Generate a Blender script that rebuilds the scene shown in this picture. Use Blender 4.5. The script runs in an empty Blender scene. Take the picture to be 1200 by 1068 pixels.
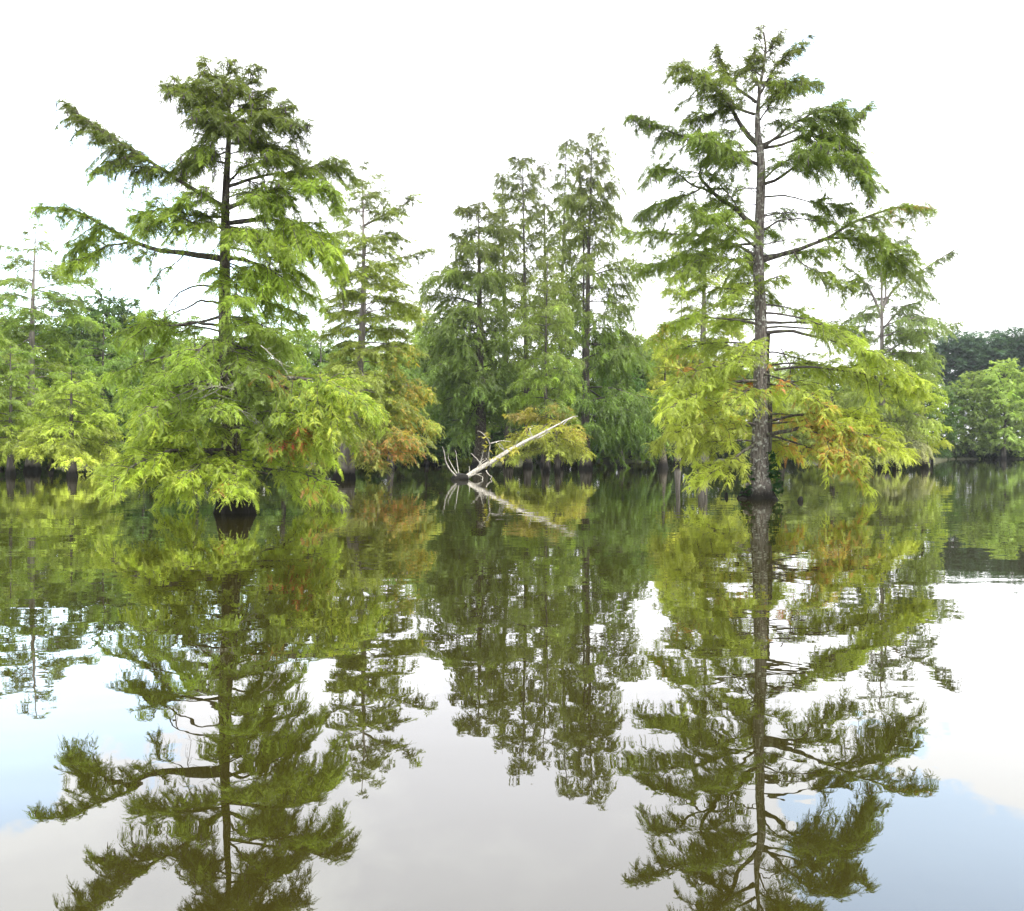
import bpy, math, random
import numpy as np
R = math.radians
rng = np.random.default_rng(7)
random.seed(7)
scene = bpy.context.scene
COL = scene.collection

# ---------------------------------------------------------------- camera
CAMH, F, HOR, CX = 1.6, 1151.0, 525.0, 600.0       # photograph geometry, pixels of the 1200 x 1068 frame
cd = bpy.data.cameras.new('camera')
cam = bpy.data.objects.new('camera', cd); COL.objects.link(cam)
cam.location = (0, 0, CAMH); cam.rotation_euler = (R(90), 0, 0)
cd.sensor_width = 36; cd.lens = 36 * F / 1200; cd.shift_y = -9 / 1200
cd.clip_start = 0.1; cd.clip_end = 6000
scene.camera = cam

# ---------------------------------------------------------------- sky, sun, exposure
SUN_EL, SUN_AZ = 58, 135      # azimuth clockwise from +Y (away from the camera)
SKY_STRENGTH = 0.1
world = bpy.data.worlds.new('World'); scene.world = world; world.use_nodes = True
nt = world.node_tree; nt.nodes.clear()
def N(tree, typ, **kw):
    n = tree.nodes.new(typ)
    for k, v in kw.items(): setattr(n, k, v)
    return n
def setup_world():
    L = nt.links.new
    out = N(nt, 'ShaderNodeOutputWorld'); bg = N(nt, 'ShaderNodeBackground'); L(bg.outputs[0], out.inputs[0])
    bg.inputs[1].default_value = SKY_STRENGTH
    sky = N(nt, 'ShaderNodeTexSky', sky_type='NISHITA'); sky.sun_disc = False
    sky.sun_elevation = R(SUN_EL); sky.sun_rotation = R(SUN_AZ)
    sky.air_density = 1.0; sky.dust_density = 1.2; sky.ozone_density = 1.5
    tc = N(nt, 'ShaderNodeTexCoord')
    mp = N(nt, 'ShaderNodeMapping'); mp.inputs['Scale'].default_value = (1, 1, 1.9); mp.inputs['Location'].default_value = (3.1, 0.7, 1.3)
    L(tc.outputs['Generated'], mp.inputs[0])
    def noise(scale, detail, rough, dist=0.0):
        n = N(nt, 'ShaderNodeTexNoise'); n.inputs['Scale'].default_value = scale; n.inputs['Detail'].default_value = detail
        n.inputs['Roughness'].default_value = rough; n.inputs['Distortion'].default_value = dist
        L(mp.outputs[0], n.inputs[0]); return n.outputs[0]
    def math_(op, a, b, clamp=False):
        m = N(nt, 'ShaderNodeMath', operation=op); m.use_clamp = clamp
        for i, v in enumerate((a, b)):
            if isinstance(v, (int, float)): m.inputs[i].default_value = v
            else: L(v, m.inputs[i])
        return m.outputs[0]
    def blob(v, lo, hi):          # 1 in the direction v, 0 away from it; lo, hi are angles in degrees
        v = np.array(v, float); v /= np.linalg.norm(v)
        d = N(nt, 'ShaderNodeVectorMath', operation='DOT_PRODUCT'); L(tc.outputs['Generated'], d.inputs[0]); d.inputs[1].default_value = v
        wob = math_('MULTIPLY', math_('SUBTRACT', noise(9, 8, .6), .5), 0.045)
        dd = math_('ADD', d.outputs['Value'], wob)
        m = N(nt, 'ShaderNodeMapRange', interpolation_type='SMOOTHSTEP'); L(dd, m.inputs[0])
        m.inputs[1].default_value = math.cos(R(hi)); m.inputs[2].default_value = math.cos(R(lo))
        return m.outputs[0]
    cover = noise(3.2, 10, .55)
    cover = math_('ADD', cover, 0.16)
    for v, lo, hi, w in (((560, 1151, 480), 3, 10, -.42), ((430, 1151, 520), 2, 8, -.3), ((-600, 1151, 275), 2, 10, -.34),
                         ((-300, 1151, 200), 3, 9, -.12), ((590, 1151, 225), 6, 13, .35), ((30, 1151, 470), 5, 16, .30), ((-330, 1151, 500), 4, 14, .16)):
        cover = math_('ADD', cover, math_('MULTIPLY', blob(v, lo, hi), w))
    cr = N(nt, 'ShaderNodeMapRange', interpolation_type='SMOOTHSTEP'); L(cover, cr.inputs[0])
    cr.inputs[1].default_value = .485; cr.inputs[2].default_value = .575; cr.inputs[3].default_value = .3
    # grey undersides
    g = noise(4.5, 9, .6)
    g = math_('ADD', g, math_('MULTIPLY', blob((20, 1151, 500), 3, 15), .22))
    g = math_('SUBTRACT', g, math_('MULTIPLY', blob((590, 1151, 225), 4, 14), .14))
    gr = N(nt, 'ShaderNodeMapRange', interpolation_type='SMOOTHSTEP'); L(g, gr.inputs[0])
    gr.inputs[1].default_value = .38; gr.inputs[2].default_value = .74
    cc = N(nt, 'ShaderNodeMixRGB'); L(gr.outputs[0], cc.inputs[0])
    cc.inputs[1].default_value = (16.4, 16.6, 17.0, 1); cc.inputs[2].default_value = (13.8, 13.9, 14.9, 1)
    blue = N(nt, 'ShaderNodeMixRGB', blend_type='MULTIPLY'); blue.inputs[0].default_value = 1
    L(sky.outputs[0], blue.inputs[1]); blue.inputs[2].default_value = (6.2, 5.6, 4.8, 1)
    mx = N(nt, 'ShaderNodeMixRGB'); L(cr.outputs[0], mx.inputs[0]); L(blue.outputs[0], mx.inputs[1]); L(cc.outputs[0], mx.inputs[2])
    L(mx.outputs[0], bg.inputs[0])
setup_world()
sd = bpy.data.lights.new('sun', 'SUN'); sd.energy = 3.2; sd.angle = R(5); sd.color = (1, .95, .86)
sun = bpy.data.objects.new('sun', sd); COL.objects.link(sun)
sun.location = (20, -20, 60)
sun.rotation_euler = (R(90 - SUN_EL), 0, R(180 - SUN_AZ))
scene.view_settings.view_transform = 'Standard'; scene.view_settings.look = 'None'
scene.view_settings.exposure = 1.0; scene.view_settings.gamma = 1
scene.cycles.max_bounces = 6; scene.cycles.diffuse_bounces = 3; scene.cycles.transmission_bounces = 4; scene.cycles.glossy_bounces = 3

# ---------------------------------------------------------------- helpers
UP = np.array([0, 0, 1.0])
def W(px, py, Y):                                   # photograph pixel at distance Y -> world point
    return np.array([(px - CX) / F * Y, Y, CAMH - (py - HOR) / F * Y])
def dist_of(yw): return CAMH * F / (yw - HOR)       # distance of a thing whose waterline is at pixel row yw
def nrm(v): return v / np.maximum(np.linalg.norm(v, axis=-1, keepdims=True), 1e-9)
def smooth(pts, n):                                 # Catmull-Rom through control points
    p = np.asarray(pts, float)
    if len(p) == 2: return p[0] + (p[1] - p[0]) * np.linspace(0, 1, n)[:, None]
    q = np.vstack([2 * p[0] - p[1], p, 2 * p[-1] - p[-2]])
    t = np.linspace(0, len(p) - 1 - 1e-9, n); i = t.astype(int); f = (t - i)[:, None]
    a, b, c, d = q[i], q[i + 1], q[i + 2], q[i + 3]
    return .5 * (2 * b + (c - a) * f + (2 * a - 5 * b + 4 * c - d) * f ** 2 + (3 * b - a - 3 * c + d) * f ** 3)

class Geo:
    """collects quads; build() links them as one mesh object"""
    def __init__(s): s.v, s.f, s.c, s.n = [], [], [], 0
    def add(s, v, f, c=None):
        s.v.append(v.reshape(-1, 3)); s.f.append(f.reshape(-1, 4) + s.n); s.n += s.v[-1].shape[0]
        if c is not None: s.c.append(c)
    def tubes(s, P, Rd, n=5, ridge=None):           # P (m,k,3), Rd (m,k)
        P = np.asarray(P, float); Rd = np.asarray(Rd, float)
        if P.ndim == 2: P = P[None]; Rd = Rd[None]
        m, k, _ = P.shape
        if m == 0: return
        T = nrm(np.gradient(P, axis=1))
        ref = np.where(np.abs(nrm((P[:, -1] - P[:, 0]))[:, 2:3]) > .8, np.array([[1.0, 0, 0]]), np.array([[0, 0, 1.0]]))[:, None, :]
        A = nrm(np.cross(T, np.broadcast_to(ref, T.shape))); B = np.cross(T, A)
        th = np.linspace(0, 2 * np.pi, n, endpoint=False)
        rr = Rd[:, :, None] * np.ones(n)
        if ridge is not None: rr = rr * ridge(th, P)
        V = P[:, :, None, :] + rr[..., None] * (A[:, :, None, :] * np.cos(th)[None, None, :, None] + B[:, :, None, :] * np.sin(th)[None, None, :, None])
        a = (np.arange(m)[:, None, None] * k + np.arange(k - 1)[None, :, None]) * n
        j = np.arange(n)[None, None, :]; j2 = (j + 1) % n
        Fq = np.stack([a + j, a + j2, a + n + j2, a + n + j], -1)
        s.add(V, Fq)
    def build(s, name, mat, parent=None, origin=(0, 0, 0), smooth_=False):
        v = np.concatenate(s.v) - np.asarray(origin, float); f = np.concatenate(s.f)
        me = bpy.data.meshes.new(name)
        me.vertices.add(len(v)); me.vertices.foreach_set('co', v.astype(np.float32).ravel())
        me.loops.add(f.size); me.loops.foreach_set('vertex_index', f.astype(np.int32).ravel())
        me.polygons.add(len(f)); me.polygons.foreach_set('loop_start', np.arange(0, f.size, 4, dtype=np.int32))
        if smooth_: me.polygons.foreach_set('use_smooth', np.ones(len(f), bool))
        if s.c:
            c = np.concatenate(s.c); c4 = np.ones((len(c), 4), np.float32); c4[:, :3] = c
            at = me.attributes.new('leafcol', 'FLOAT_COLOR', 'FACE'); at.data.foreach_set('color', c4.ravel())
        me.update(calc_edges=True)
        me.materials.append(mat)
        o = bpy.data.objects.new(name, me); COL.objects.link(o)
        if parent is not None: o.parent = parent
        else: o.location = origin
        return o

def tag(o, label=None, cat=None, group=None, kind=None):
    for k, v in (('label', label), ('category', cat), ('group', group), ('kind', kind)):
        if v: o[k] = v
    return o
def empty(name, loc):
    o = bpy.data.objects.new(name, None); COL.objects.link(o); o.location = loc; o.empty_display_size = .5
    return o
def copy_thing(root, loc, rot, scl, label, group=None):
    r = root.copy(); COL.objects.link(r); r.location = loc; r.rotation_euler = (0, 0, rot); r.scale = scl
    r['label'] = label
    if group: r['group'] = group
    for ch in list(root.children):
        c = ch.copy(); COL.objects.link(c); c.parent = r
    return r

# ---------------------------------------------------------------- materials
def leaf_material(name, trans=.48, var=.25):
    m = bpy.data.materials.new(name); m.use_nodes = True; t = m.node_tree; t.nodes.clear(); L = t.links.new
    out = N(t, 'ShaderNodeOutputMaterial'); at = N(t, 'ShaderNodeAttribute', attribute_name='leafcol')
    oi = N(t, 'ShaderNodeObjectInfo'); hs = N(t, 'ShaderNodeHueSaturation')
    mr = N(t, 'ShaderNodeMapRange'); L(oi.outputs['Random'], mr.inputs[0]); mr.inputs[3].default_value = 1 - var; mr.inputs[4].default_value = 1 + var
    L(mr.outputs[0], hs.inputs['Value']); L(at.outputs['Color'], hs.inputs['Color'])
    d = N(t, 'ShaderNodeBsdfDiffuse'); L(hs.outputs[0], d.inputs[0])
    tm = N(t, 'ShaderNodeMixRGB', blend_type='MULTIPLY'); tm.inputs[0].default_value = 1; L(hs.outputs[0], tm.inputs[1]); tm.inputs[2].default_value = (1.25, 1.3, .6, 1)
    tr = N(t, 'ShaderNodeBsdfTranslucent'); L(tm.outputs[0], tr.inputs[0])
    mx = N(t, 'ShaderNodeMixShader'); mx.inputs[0].default_value = trans; L(d.outputs[0], mx.inputs[1]); L(tr.outputs[0], mx.inputs[2])
    gl = N(t, 'ShaderNodeBsdfGlossy'); gl.inputs['Roughness'].default_value = .45; gl.inputs['Color'].default_value = (.9, .95, 1, 1)
    m2 = N(t, 'ShaderNodeMixShader'); m2.inputs[0].default_value = .02; L(mx.outputs[0], m2.inputs[1]); L(gl.outputs[0], m2.inputs[2])
    L(m2.outputs[0], out.inputs[0])
    return m
def bark_material(name, dark, light, lichen=None, wet=.35, scale=1.0):
    m = bpy.data.materials.new(name); m.use_nodes = True; t = m.node_tree; L = t.links.new
    b = t.nodes['Principled BSDF']; b.inputs['Roughness'].default_value = .9; b.inputs['Specular IOR Level'].default_value = .2
    tc = N(t, 'ShaderNodeTexCoord'); mp = N(t, 'ShaderNodeMapping'); mp.inputs['Scale'].default_value = (9 * scale, 9 * scale, 1.3 * scale); L(tc.outputs['Object'], mp.inputs[0])
    n1 = N(t, 'ShaderNodeTexNoise'); n1.inputs['Scale'].default_value = 1.6; n1.inputs['Detail'].default_value = 7; L(mp.outputs[0], n1.inputs[0])
    cr = N(t, 'ShaderNodeMapRange'); L(n1.outputs[0], cr.inputs[0]); cr.inputs[1].default_value = .34; cr.inputs[2].default_value = .66
    c1 = N(t, 'ShaderNodeMixRGB'); L(cr.outputs[0], c1.inputs[0]); c1.inputs[1].default_value = (*dark, 1); c1.inputs[2].default_value = (*light, 1)
    last = c1.outputs[0]
    if lichen:
        n2 = N(t, 'ShaderNodeTexNoise'); n2.inputs['Scale'].default_value = 5.5 * scale; n2.inputs['Detail'].default_value = 6; n2.inputs['Roughness'].default_value = .7; L(tc.outputs['Object'], n2.inputs[0])
        r2 = N(t, 'ShaderNodeMapRange'); L(n2.outputs[0], r2.inputs[0]); r2.inputs[1].default_value = .53; r2.inputs[2].default_value = .62
        c2 = N(t, 'ShaderNodeMixRGB'); L(r2.outputs[0], c2.inputs[0]); L(last, c2.inputs[1]); c2.inputs[2].default_value = (*lichen, 1); last = c2.outputs[0]
    if wet:                                         # stained high-water band at the foot of the trunk
        sp = N(t, 'ShaderNodeSeparateXYZ'); L(tc.outputs['Object'], sp.inputs[0])
        ad = N(t, 'ShaderNodeMath', operation='MULTIPLY_ADD'); L(n1.outputs[0], ad.inputs[0]); ad.inputs[1].default_value = -.5; L(sp.outputs[2], ad.inputs[2])
        r3 = N(t, 'ShaderNodeMapRange'); L(ad.outputs[0], r3.inputs[0]); r3.inputs[1].default_value = wet - .3; r3.inputs[2].default_value = wet; 
        c3 = N(t, 'ShaderNodeMixRGB'); L(r3.outputs[0], c3.inputs[0]); c3.inputs[1].default_value = (.012, .011, .009, 1); L(last, c3.inputs[2]); last = c3.outputs[0]
    L(last, b.inputs['Base Color'])
    bp = N(t, 'ShaderNodeBump'); bp.inputs['Strength'].default_value = .8; bp.inputs['Distance'].default_value = .04; L(n1.outputs[0], bp.inputs['Height']); L(bp.outputs[0], b.inputs['Normal'])
    return m
LEAF = leaf_material('cypress_leaf', var=0.0); FAR_LEAF = leaf_material('far_leaf', var=.2)
BARK_GREY = bark_material('bark_grey_lichen', (.045, .038, .032), (.17, .15, .13), (.36, .37, .32), .18, 1.6)
BARK_BROWN = bark_material('bark_brown', (.025, .02, .016), (.09, .075, .06), (.17, .17, .12), .38, 1.3)
BARK_FAR = bark_material('bark_far', (.035, .03, .025), (.13, .115, .10), None, .25, .6)
BARK_PALE = bark_material('bark_pale', (.12, .105, .095), (.30, .27, .25), None, .35, .6)
TWIG = bark_material('twig_bark', (.035, .028, .024), (.10, .085, .075), None, 0, 1)
LIMB = bark_material('limb_bark', (.03, .025, .022), (.11, .095, .085), (.15, .17, .09), 0, 1.4)
DEADWOOD = bark_material('bleached_wood', (.13, .115, .095), (.50, .48, .42), (.20, .19, .15), 0, 1.8)

# ---------------------------------------------------------------- tree growing
class Tree:
    def __init__(s, leaf=.075, leafw=.014, pairs=7, twig=.28, sstep=.13, tstep=.07, thin=1.0):
        s.leaf, s.leafw, s.pairs, s.twig, s.sstep, s.tstep, s.thin = leaf, leafw, pairs, twig, sstep, tstep, thin
        s.O, s.D, s.TL, s.SV = [], [], [], []       # twigs
        s.sec = Geo(); s.tips = []
    def foliate(s, poly, t0=.3, spread=1.0, dens=1.0, hang=.35, r=.012, upr=.45, thick=1.0):
        spread *= 1.08
        seg = np.linalg.norm(np.diff(poly, axis=0), axis=1); cum = np.concatenate([[0], np.cumsum(seg)]); Ln = cum[-1]
        n = max(3, int(Ln * (1 - t0) / s.sstep * dens))
        t = t0 + (1 - t0) * (np.arange(n) + rng.uniform(0, 1, n)) / n
        k = len(poly); ti = np.interp(t * Ln, cum, np.arange(k)); i = np.minimum(ti.astype(int), k - 2); f = (ti - i)[:, None]
        P = poly[i] * (1 - f) + poly[i + 1] * f; T = nrm(poly[i + 1] - poly[i])
        side = np.where(np.arange(n) % 2 == 0, 1.0, -1.0)[:, None]
        S = nrm(np.cross(T, UP) + 1e-4) * side
        ph = rng.uniform(.35, 1.1, n)[:, None]
        D = nrm(S * np.cos(ph) + T * np.sin(ph) + UP * (rng.normal(.16, upr, n)[:, None]))
        u = (t - t0) / (1 - t0)
        ln = spread * (1 - .6 * u ** 2) * np.minimum(1, .45 + u * 3) * rng.uniform(.45, 1.15, n)
        q = np.linspace(0, 1, 5)
        SP = P[:, None] + D[:, None] * (ln[:, None] * q)[..., None] - UP * (hang * ln[:, None] * q ** 2)[..., None]
        SP[:, 1:] += rng.normal(0, 1, (n, 4, 3)) * (.04 * ln)[:, None, None]
        s.sec.tubes(SP, (r * np.minimum(1.6, .5 + ln / max(spread, .01)))[:, None] * (1 - .75 * q)[None], 3)
        # tip of the limb is foliated like a secondary
        tp = poly[np.clip(np.linspace(k * .72, k - 1, 5).astype(int), 0, k - 1)]
        SP = np.concatenate([SP, tp[None]]); lens = np.linalg.norm(SP[:, -1] - SP[:, 0], axis=1) + .05
        K = np.maximum(2, (lens / s.tstep * thick).astype(int)); idx = np.repeat(np.arange(len(SP)), K); m = len(idx)
        v = rng.uniform(.08, 1.0, m); vi = v * 4; a = np.minimum(vi.astype(int), 3); ff = (vi - a)[:, None]
        O = SP[idx, a] * (1 - ff) + SP[idx, a + 1] * ff; TD = nrm(SP[idx, a + 1] - SP[idx, a])
        sd = np.where(rng.random(m) < .5, 1.0, -1.0)[:, None]
        SS = nrm(np.cross(TD, UP) + 1e-4) * sd
        ph = rng.uniform(.2, 1.2, m)[:, None]
        DD = nrm(SS * np.cos(ph) + TD * np.sin(ph) + UP * (rng.normal(-.08, .42, m)[:, None]))
        s.O.append(O); s.D.append(DD); s.TL.append(s.twig * rng.uniform(.5, 1.25, m) * (1 - .35 * v))
        s.SV.append(np.repeat(rng.normal(0, 1, len(SP)), K))
        s.tips.append(SP[:, -1])
    def leaves(s, colfn, hang=.45, name='crown', mat=None, parent=None, origin=(0, 0, 0)):
        O = np.concatenate(s.O); D = np.concatenate(s.D); TL = np.concatenate(s.TL); SV = np.concatenate(s.SV)
        n = len(O); C = colfn(O, SV)
        S = nrm(np.cross(D, UP) + 1e-4); Nn = nrm(np.cross(S, D) + rng.normal(0, .35, (n, 3)))
        S = nrm(np.cross(D, Nn))
        m = s.pairs * 2 + 1; j = np.arange(m); u = ((j // 2) + .6) / (s.pairs + .6); sg = np.where(j % 2 == 0, 1.0, -1.0); sg[-1] = 0
        P = O[:, None] + D[:, None] * (TL[:, None] * u)[..., None] - UP * (hang * TL[:, None] * u ** 2)[..., None]
        LD = S[:, None] * (sg * .85)[None, :, None] + D[:, None] * .65 - UP * (hang * .8 + rng.uniform(0, .5, (n, m))[..., None]) + rng.normal(0, .18, (n, m, 3))
        LD = nrm(LD)
        l = s.leaf * (1.05 - .45 * u)[None] * rng.uniform(.7, 1.25, (n, m)); w = s.leafw * rng.uniform(.7, 1.2, (n, m))
        Wd = nrm(np.cross(LD, Nn[:, None] + rng.normal(0, .3, (n, m, 3))))
        A = P; B = P + LD * (l * .45)[..., None] + Wd * (w * .5)[..., None]; E = P + LD * l[..., None]; Dd = P + LD * (l * .45)[..., None] - Wd * (w * .5)[..., None]
        V = np.stack([A, B, E, Dd], 2).reshape(-1, 3)
        cc = np.clip(C[:, None] * rng.uniform(.82, 1.18, (n, m, 1)), 0, 1).reshape(-1, 3)
        g = Geo(); g.add(V, np.arange(len(V)).reshape(-1, 4), cc)
        s.count = len(cc)
        return g.build(name, mat or LEAF, parent, origin)

def limb_poly(p0, az, ln, el, droop, n=9, wob=.05, lift=0.0):
    q = np.linspace(0, 1, n); h = np.array([math.sin(az), math.cos(az), 0])
    P = p0 + h * (ln * math.cos(el) * q)[:, None] + UP * (ln * (math.sin(el) * q - droop * q ** 2 + lift * q ** 4))[:, None]
    wb = rng.normal(0, 1, (n, 3)) * wob * ln * .25; wb[0] = 0
    return P + np.cumsum(wb, 0) * .45 * q[:, None] ** .5

def hash_noise(P, sc, seed=0):                      # cheap smooth noise in 3-D, about -1..1
    x, y, z = (P * sc).T; s = seed * 1.7
    return (np.sin(x * 1.1 + 1.3 * np.sin(y * .9 + s) + s) * np.sin(y * 1.3 + 1.7 * np.sin(z * .8 + s)) + np.sin(z * 1.5 + 1.1 * np.sin(x * 1.2 + s * 2))) * .6

def interp_col(t, stops):
    ts = [a for a, _ in stops]; cs = np.array([c for _, c in stops])
    return np.stack([np.interp(t, ts, cs[:, k]) for k in range(3)], -1)
def gradient_colour(stops, Y, spots=(), jitter=.16, seed=0, patch=.2):
    """colour of the leaves by height (photo rows at distance Y), backlit tops painted darker, with turned (rust, yellow) sprays at given places"""
    def fn(O, SV):
        py = HOR - (O[:, 2] - CAMH) * F / Y; px = O[:, 0] * F / Y + CX
        C = interp_col(py + SV * 10 + 25 * hash_noise(O, .9, seed), stops)
        C = C * np.exp(SV * jitter + patch * hash_noise(O, 1.7, seed + 3))[:, None]
        for sx, sy, r, col, pr in spots:
            d = np.hypot(px - sx, (py - sy) * 1.3) / r
            k = (rng.random(len(O)) < pr * np.clip(1.25 - d, 0, 1)) 
            k2 = (k * rng.uniform(.5, 1, len(O)))[:, None]
            C = C * (1 - k2) + np.array(col) * k2 * np.exp(SV * .15)[:, None]
        return np.clip(C * LEAF_GAIN * np.array([1.0, 1.0, 1.1]) + np.array([.004, .005, .010]), .004, .8)
    return fn

def trunk_geo(geo, pts, radii, n=12, flare=0.0, fh=.8, lobes=6, seed=0, k=40):
    P = smooth(pts, k); z = P[:, 2]
    r = np.interp(np.linspace(0, 1, k), np.linspace(0, 1, len(radii)), radii)
    def ridge(th, PP):
        e = np.exp(-np.maximum(PP[..., 2], 0) / fh)[..., None]
        w = 1 + flare * e * (1 + .55 * np.cos(lobes * th + seed) + .3 * np.cos((lobes + 3) * th + 2 * seed))
        w = w * (1 + .05 * np.cos(5 * th + seed + PP[..., 2:3] * .6) + .03 * np.cos(9 * th - PP[..., 2:3]))
        return w
    geo.tubes(P[None], r[None], n, ridge)
    return P, r

# ---------------------------------------------------------------- colours of the leaves
LEAF_GAIN = 1.78
OLIVE = (.055, .075, .012); GREEN = (.075, .125, .016); MID = (.11, .16, .018); LIME = (.19, .245, .022)
YELLOW = (.28, .31, .035); RUST = (.28, .12, .03); RED = (.30, .05, .025); BLUEGREEN = (.045, .085, .028); PALE = (.15, .19, .06); ORANGE = (.30, .20, .03)

# ---------------------------------------------------------------- the two big cypresses standing in the water
def hero(name_label, yw, bx, trunk_px, trunk_w, limbs, bands, colfn, leaf_kw, bark, flare, lobes, ball=None, extra=None, group=None, clip=None):
    Y = dist_of(yw); S = Y / F; base = W(bx, yw, Y); base[2] = 0
    root = tag(empty('bald_cypress', base), name_label, 'tree', group)
    T = Tree(**leaf_kw)
    g = Geo()
    tp = [W(x, y, Y) + np.array([0, dy, 0]) for x, y, dy in trunk_px]
    tp = [t_ + np.array([rng.normal(0, .12 * S * 10) if 0 < i_ < len(tp) - 1 else 0, 0, 0]) for i_, t_ in enumerate(tp)]
    P, r = trunk_geo(g, tp, [w * S / 2 for w in trunk_w], 28, flare, .75, lobes, 1.3, 80)
    g.build('trunk', bark, root, base, True)
    for L in limbs:
        pts, r0, t0, spread = L[:4]; kw = dict(L[4]) if len(L) > 4 else {}
        wp = [W(x, y, Y) + np.array([0, dz, 0]) for x, y, dz in pts]
        n = 16; poly = smooth(wp, n); poly[2:] += np.cumsum(rng.normal(0, .018, (n - 2, 3)), 0)
        bare = kw.pop('bare', False)
        lg = Geo(); rr = r0 * (1 - .8 * np.linspace(0, 1, n) ** .8); lg.tubes(poly, rr, 7)
        lg.build('limb', LIMB, root, base, True)
        if not bare:
            if pts[0][1] < 300 and spread > .45: kw['dens'] = kw.get('dens', 1) * 1.8; spread *= 1.15
            T.foliate(poly, t0, spread, **kw)
    # limbs in every direction round the trunk
    mg = Geo()
    for b in bands:
        for i in range(b['n']):
            q = (i + rng.uniform(.1, .9)) / b['n']; py = b['y'][0] + (b['y'][1] - b['y'][0]) * q
            z = CAMH - (py - HOR) * S; k = np.argmin(np.abs(P[:, 2] - z)); p0 = P[k]
            az = b.get('az0', 0) + i * 2.399963 + rng.uniform(-.3, .3)
            if 'arc' in b: az = rng.uniform(*b['arc'])
            if b.get('open') and math.cos(az) < -.6: az += 1.3 if math.sin(az) > 0 else -1.3
            ln = (b['len'][0] + (b['len'][1] - b['len'][0]) * q) * rng.uniform(.72, 1.1)
            if 'side' in b: ln *= 1 + b['side'] * math.sin(az)
            el = R(b['el'][0] + (b['el'][1] - b['el'][0]) * q) + rng.normal(0, .17)
            poly = limb_poly(p0, az, ln, el, b.get('droop', .3) * rng.uniform(.7, 1.3), 12, .05)
            lo = b.get('floor', .25); poly[:, 2] = np.where(poly[:, 2] < lo, lo + (poly[:, 2] - lo) * .25, poly[:, 2])
            rad = max(.012, ln * .013)
            (mg if ln < 2.4 else mg).tubes(poly, rad * (1 - .8 * np.linspace(0, 1, 12)), 5)
            T.foliate(poly, b.get('t0', .35), b.get('spread', .9) * (ln / b['len'][1]) ** .5, dens=b.get('dens', 1), hang=b.get('hang', .4), thick=b.get('thick', 1))
    if mg.v: tag(mg.build('limbs', LIMB, root, base), kind='stuff')
    if extra: extra(T, root, base, Y, P)
    if clip:
        keep = [clip(o, Y) for o in T.O]
        T.O = [a[k] for a, k in zip(T.O, keep)]; T.D = [a[k] for a, k in zip(T.D, keep)]; T.TL = [a[k] for a, k in zip(T.TL, keep)]; T.SV = [a[k] for a, k in zip(T.SV, keep)]
    tag(T.sec.build('twigs', TWIG, root, base), kind='stuff')
    T.leaves(colfn, .45, 'crown', LEAF, root, base)
    import sys; sys.stderr.write(f'{name_label[:20]} leaves {T.count}\n')
    return root, T, base, Y

def catkins(T, root, base, Y, ymax, n):             # dry purplish tassels hanging from the outer twigs
    tips = np.concatenate(T.tips); py = HOR - (tips[:, 2] - CAMH) * F / Y
    tips = tips[py < ymax]; tips = tips[rng.permutation(len(tips))[:n]]
    g = Geo(); q = np.linspace(0, 1, 4)
    Ls = rng.uniform(.08, .24, len(tips))
    P = tips[:, None] - UP * (Ls[:, None] * q)[..., None] + rng.normal(0, .012, (len(tips), 4, 3))
    g.tubes(P, np.tile([.004, .014, .012, .003], (len(tips), 1)), 4)
    tag(g.build('catkin', CATKIN, root, base), kind='stuff')
CATKIN = bark_material('catkin', (.05, .035, .045), (.13, .10, .13), None, 0, 3)

def bare_twigs(root, base, starts, mat, name, label, seed):   # leafless branching sprays
    rs = np.random.default_rng(seed)
    def rec(p, d, ln, r, lvl):
        n = 6; P = [p]
        for _ in range(n - 1):
            d = nrm(d + rs.normal(0, .18, 3)); P.append(P[-1] + d * ln / (n - 1))
        P = np.array(P); g.tubes(P, np.linspace(r, r * .45, n), 4)
        if lvl:
            for _ in range(4 if lvl > 1 else 3):
                k = rs.integers(1, n); dd = nrm(d + rs.normal(0, .6, 3)); rec(P[k], dd, ln * rs.uniform(.45, .7), r * .5, lvl - 1)
    for p, d, ln, r in starts:
        g = Geo(); rec(np.array(p), nrm(np.array(d, float)), ln, r, 2); tag(g.build(name, mat, root, base), label)

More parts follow.
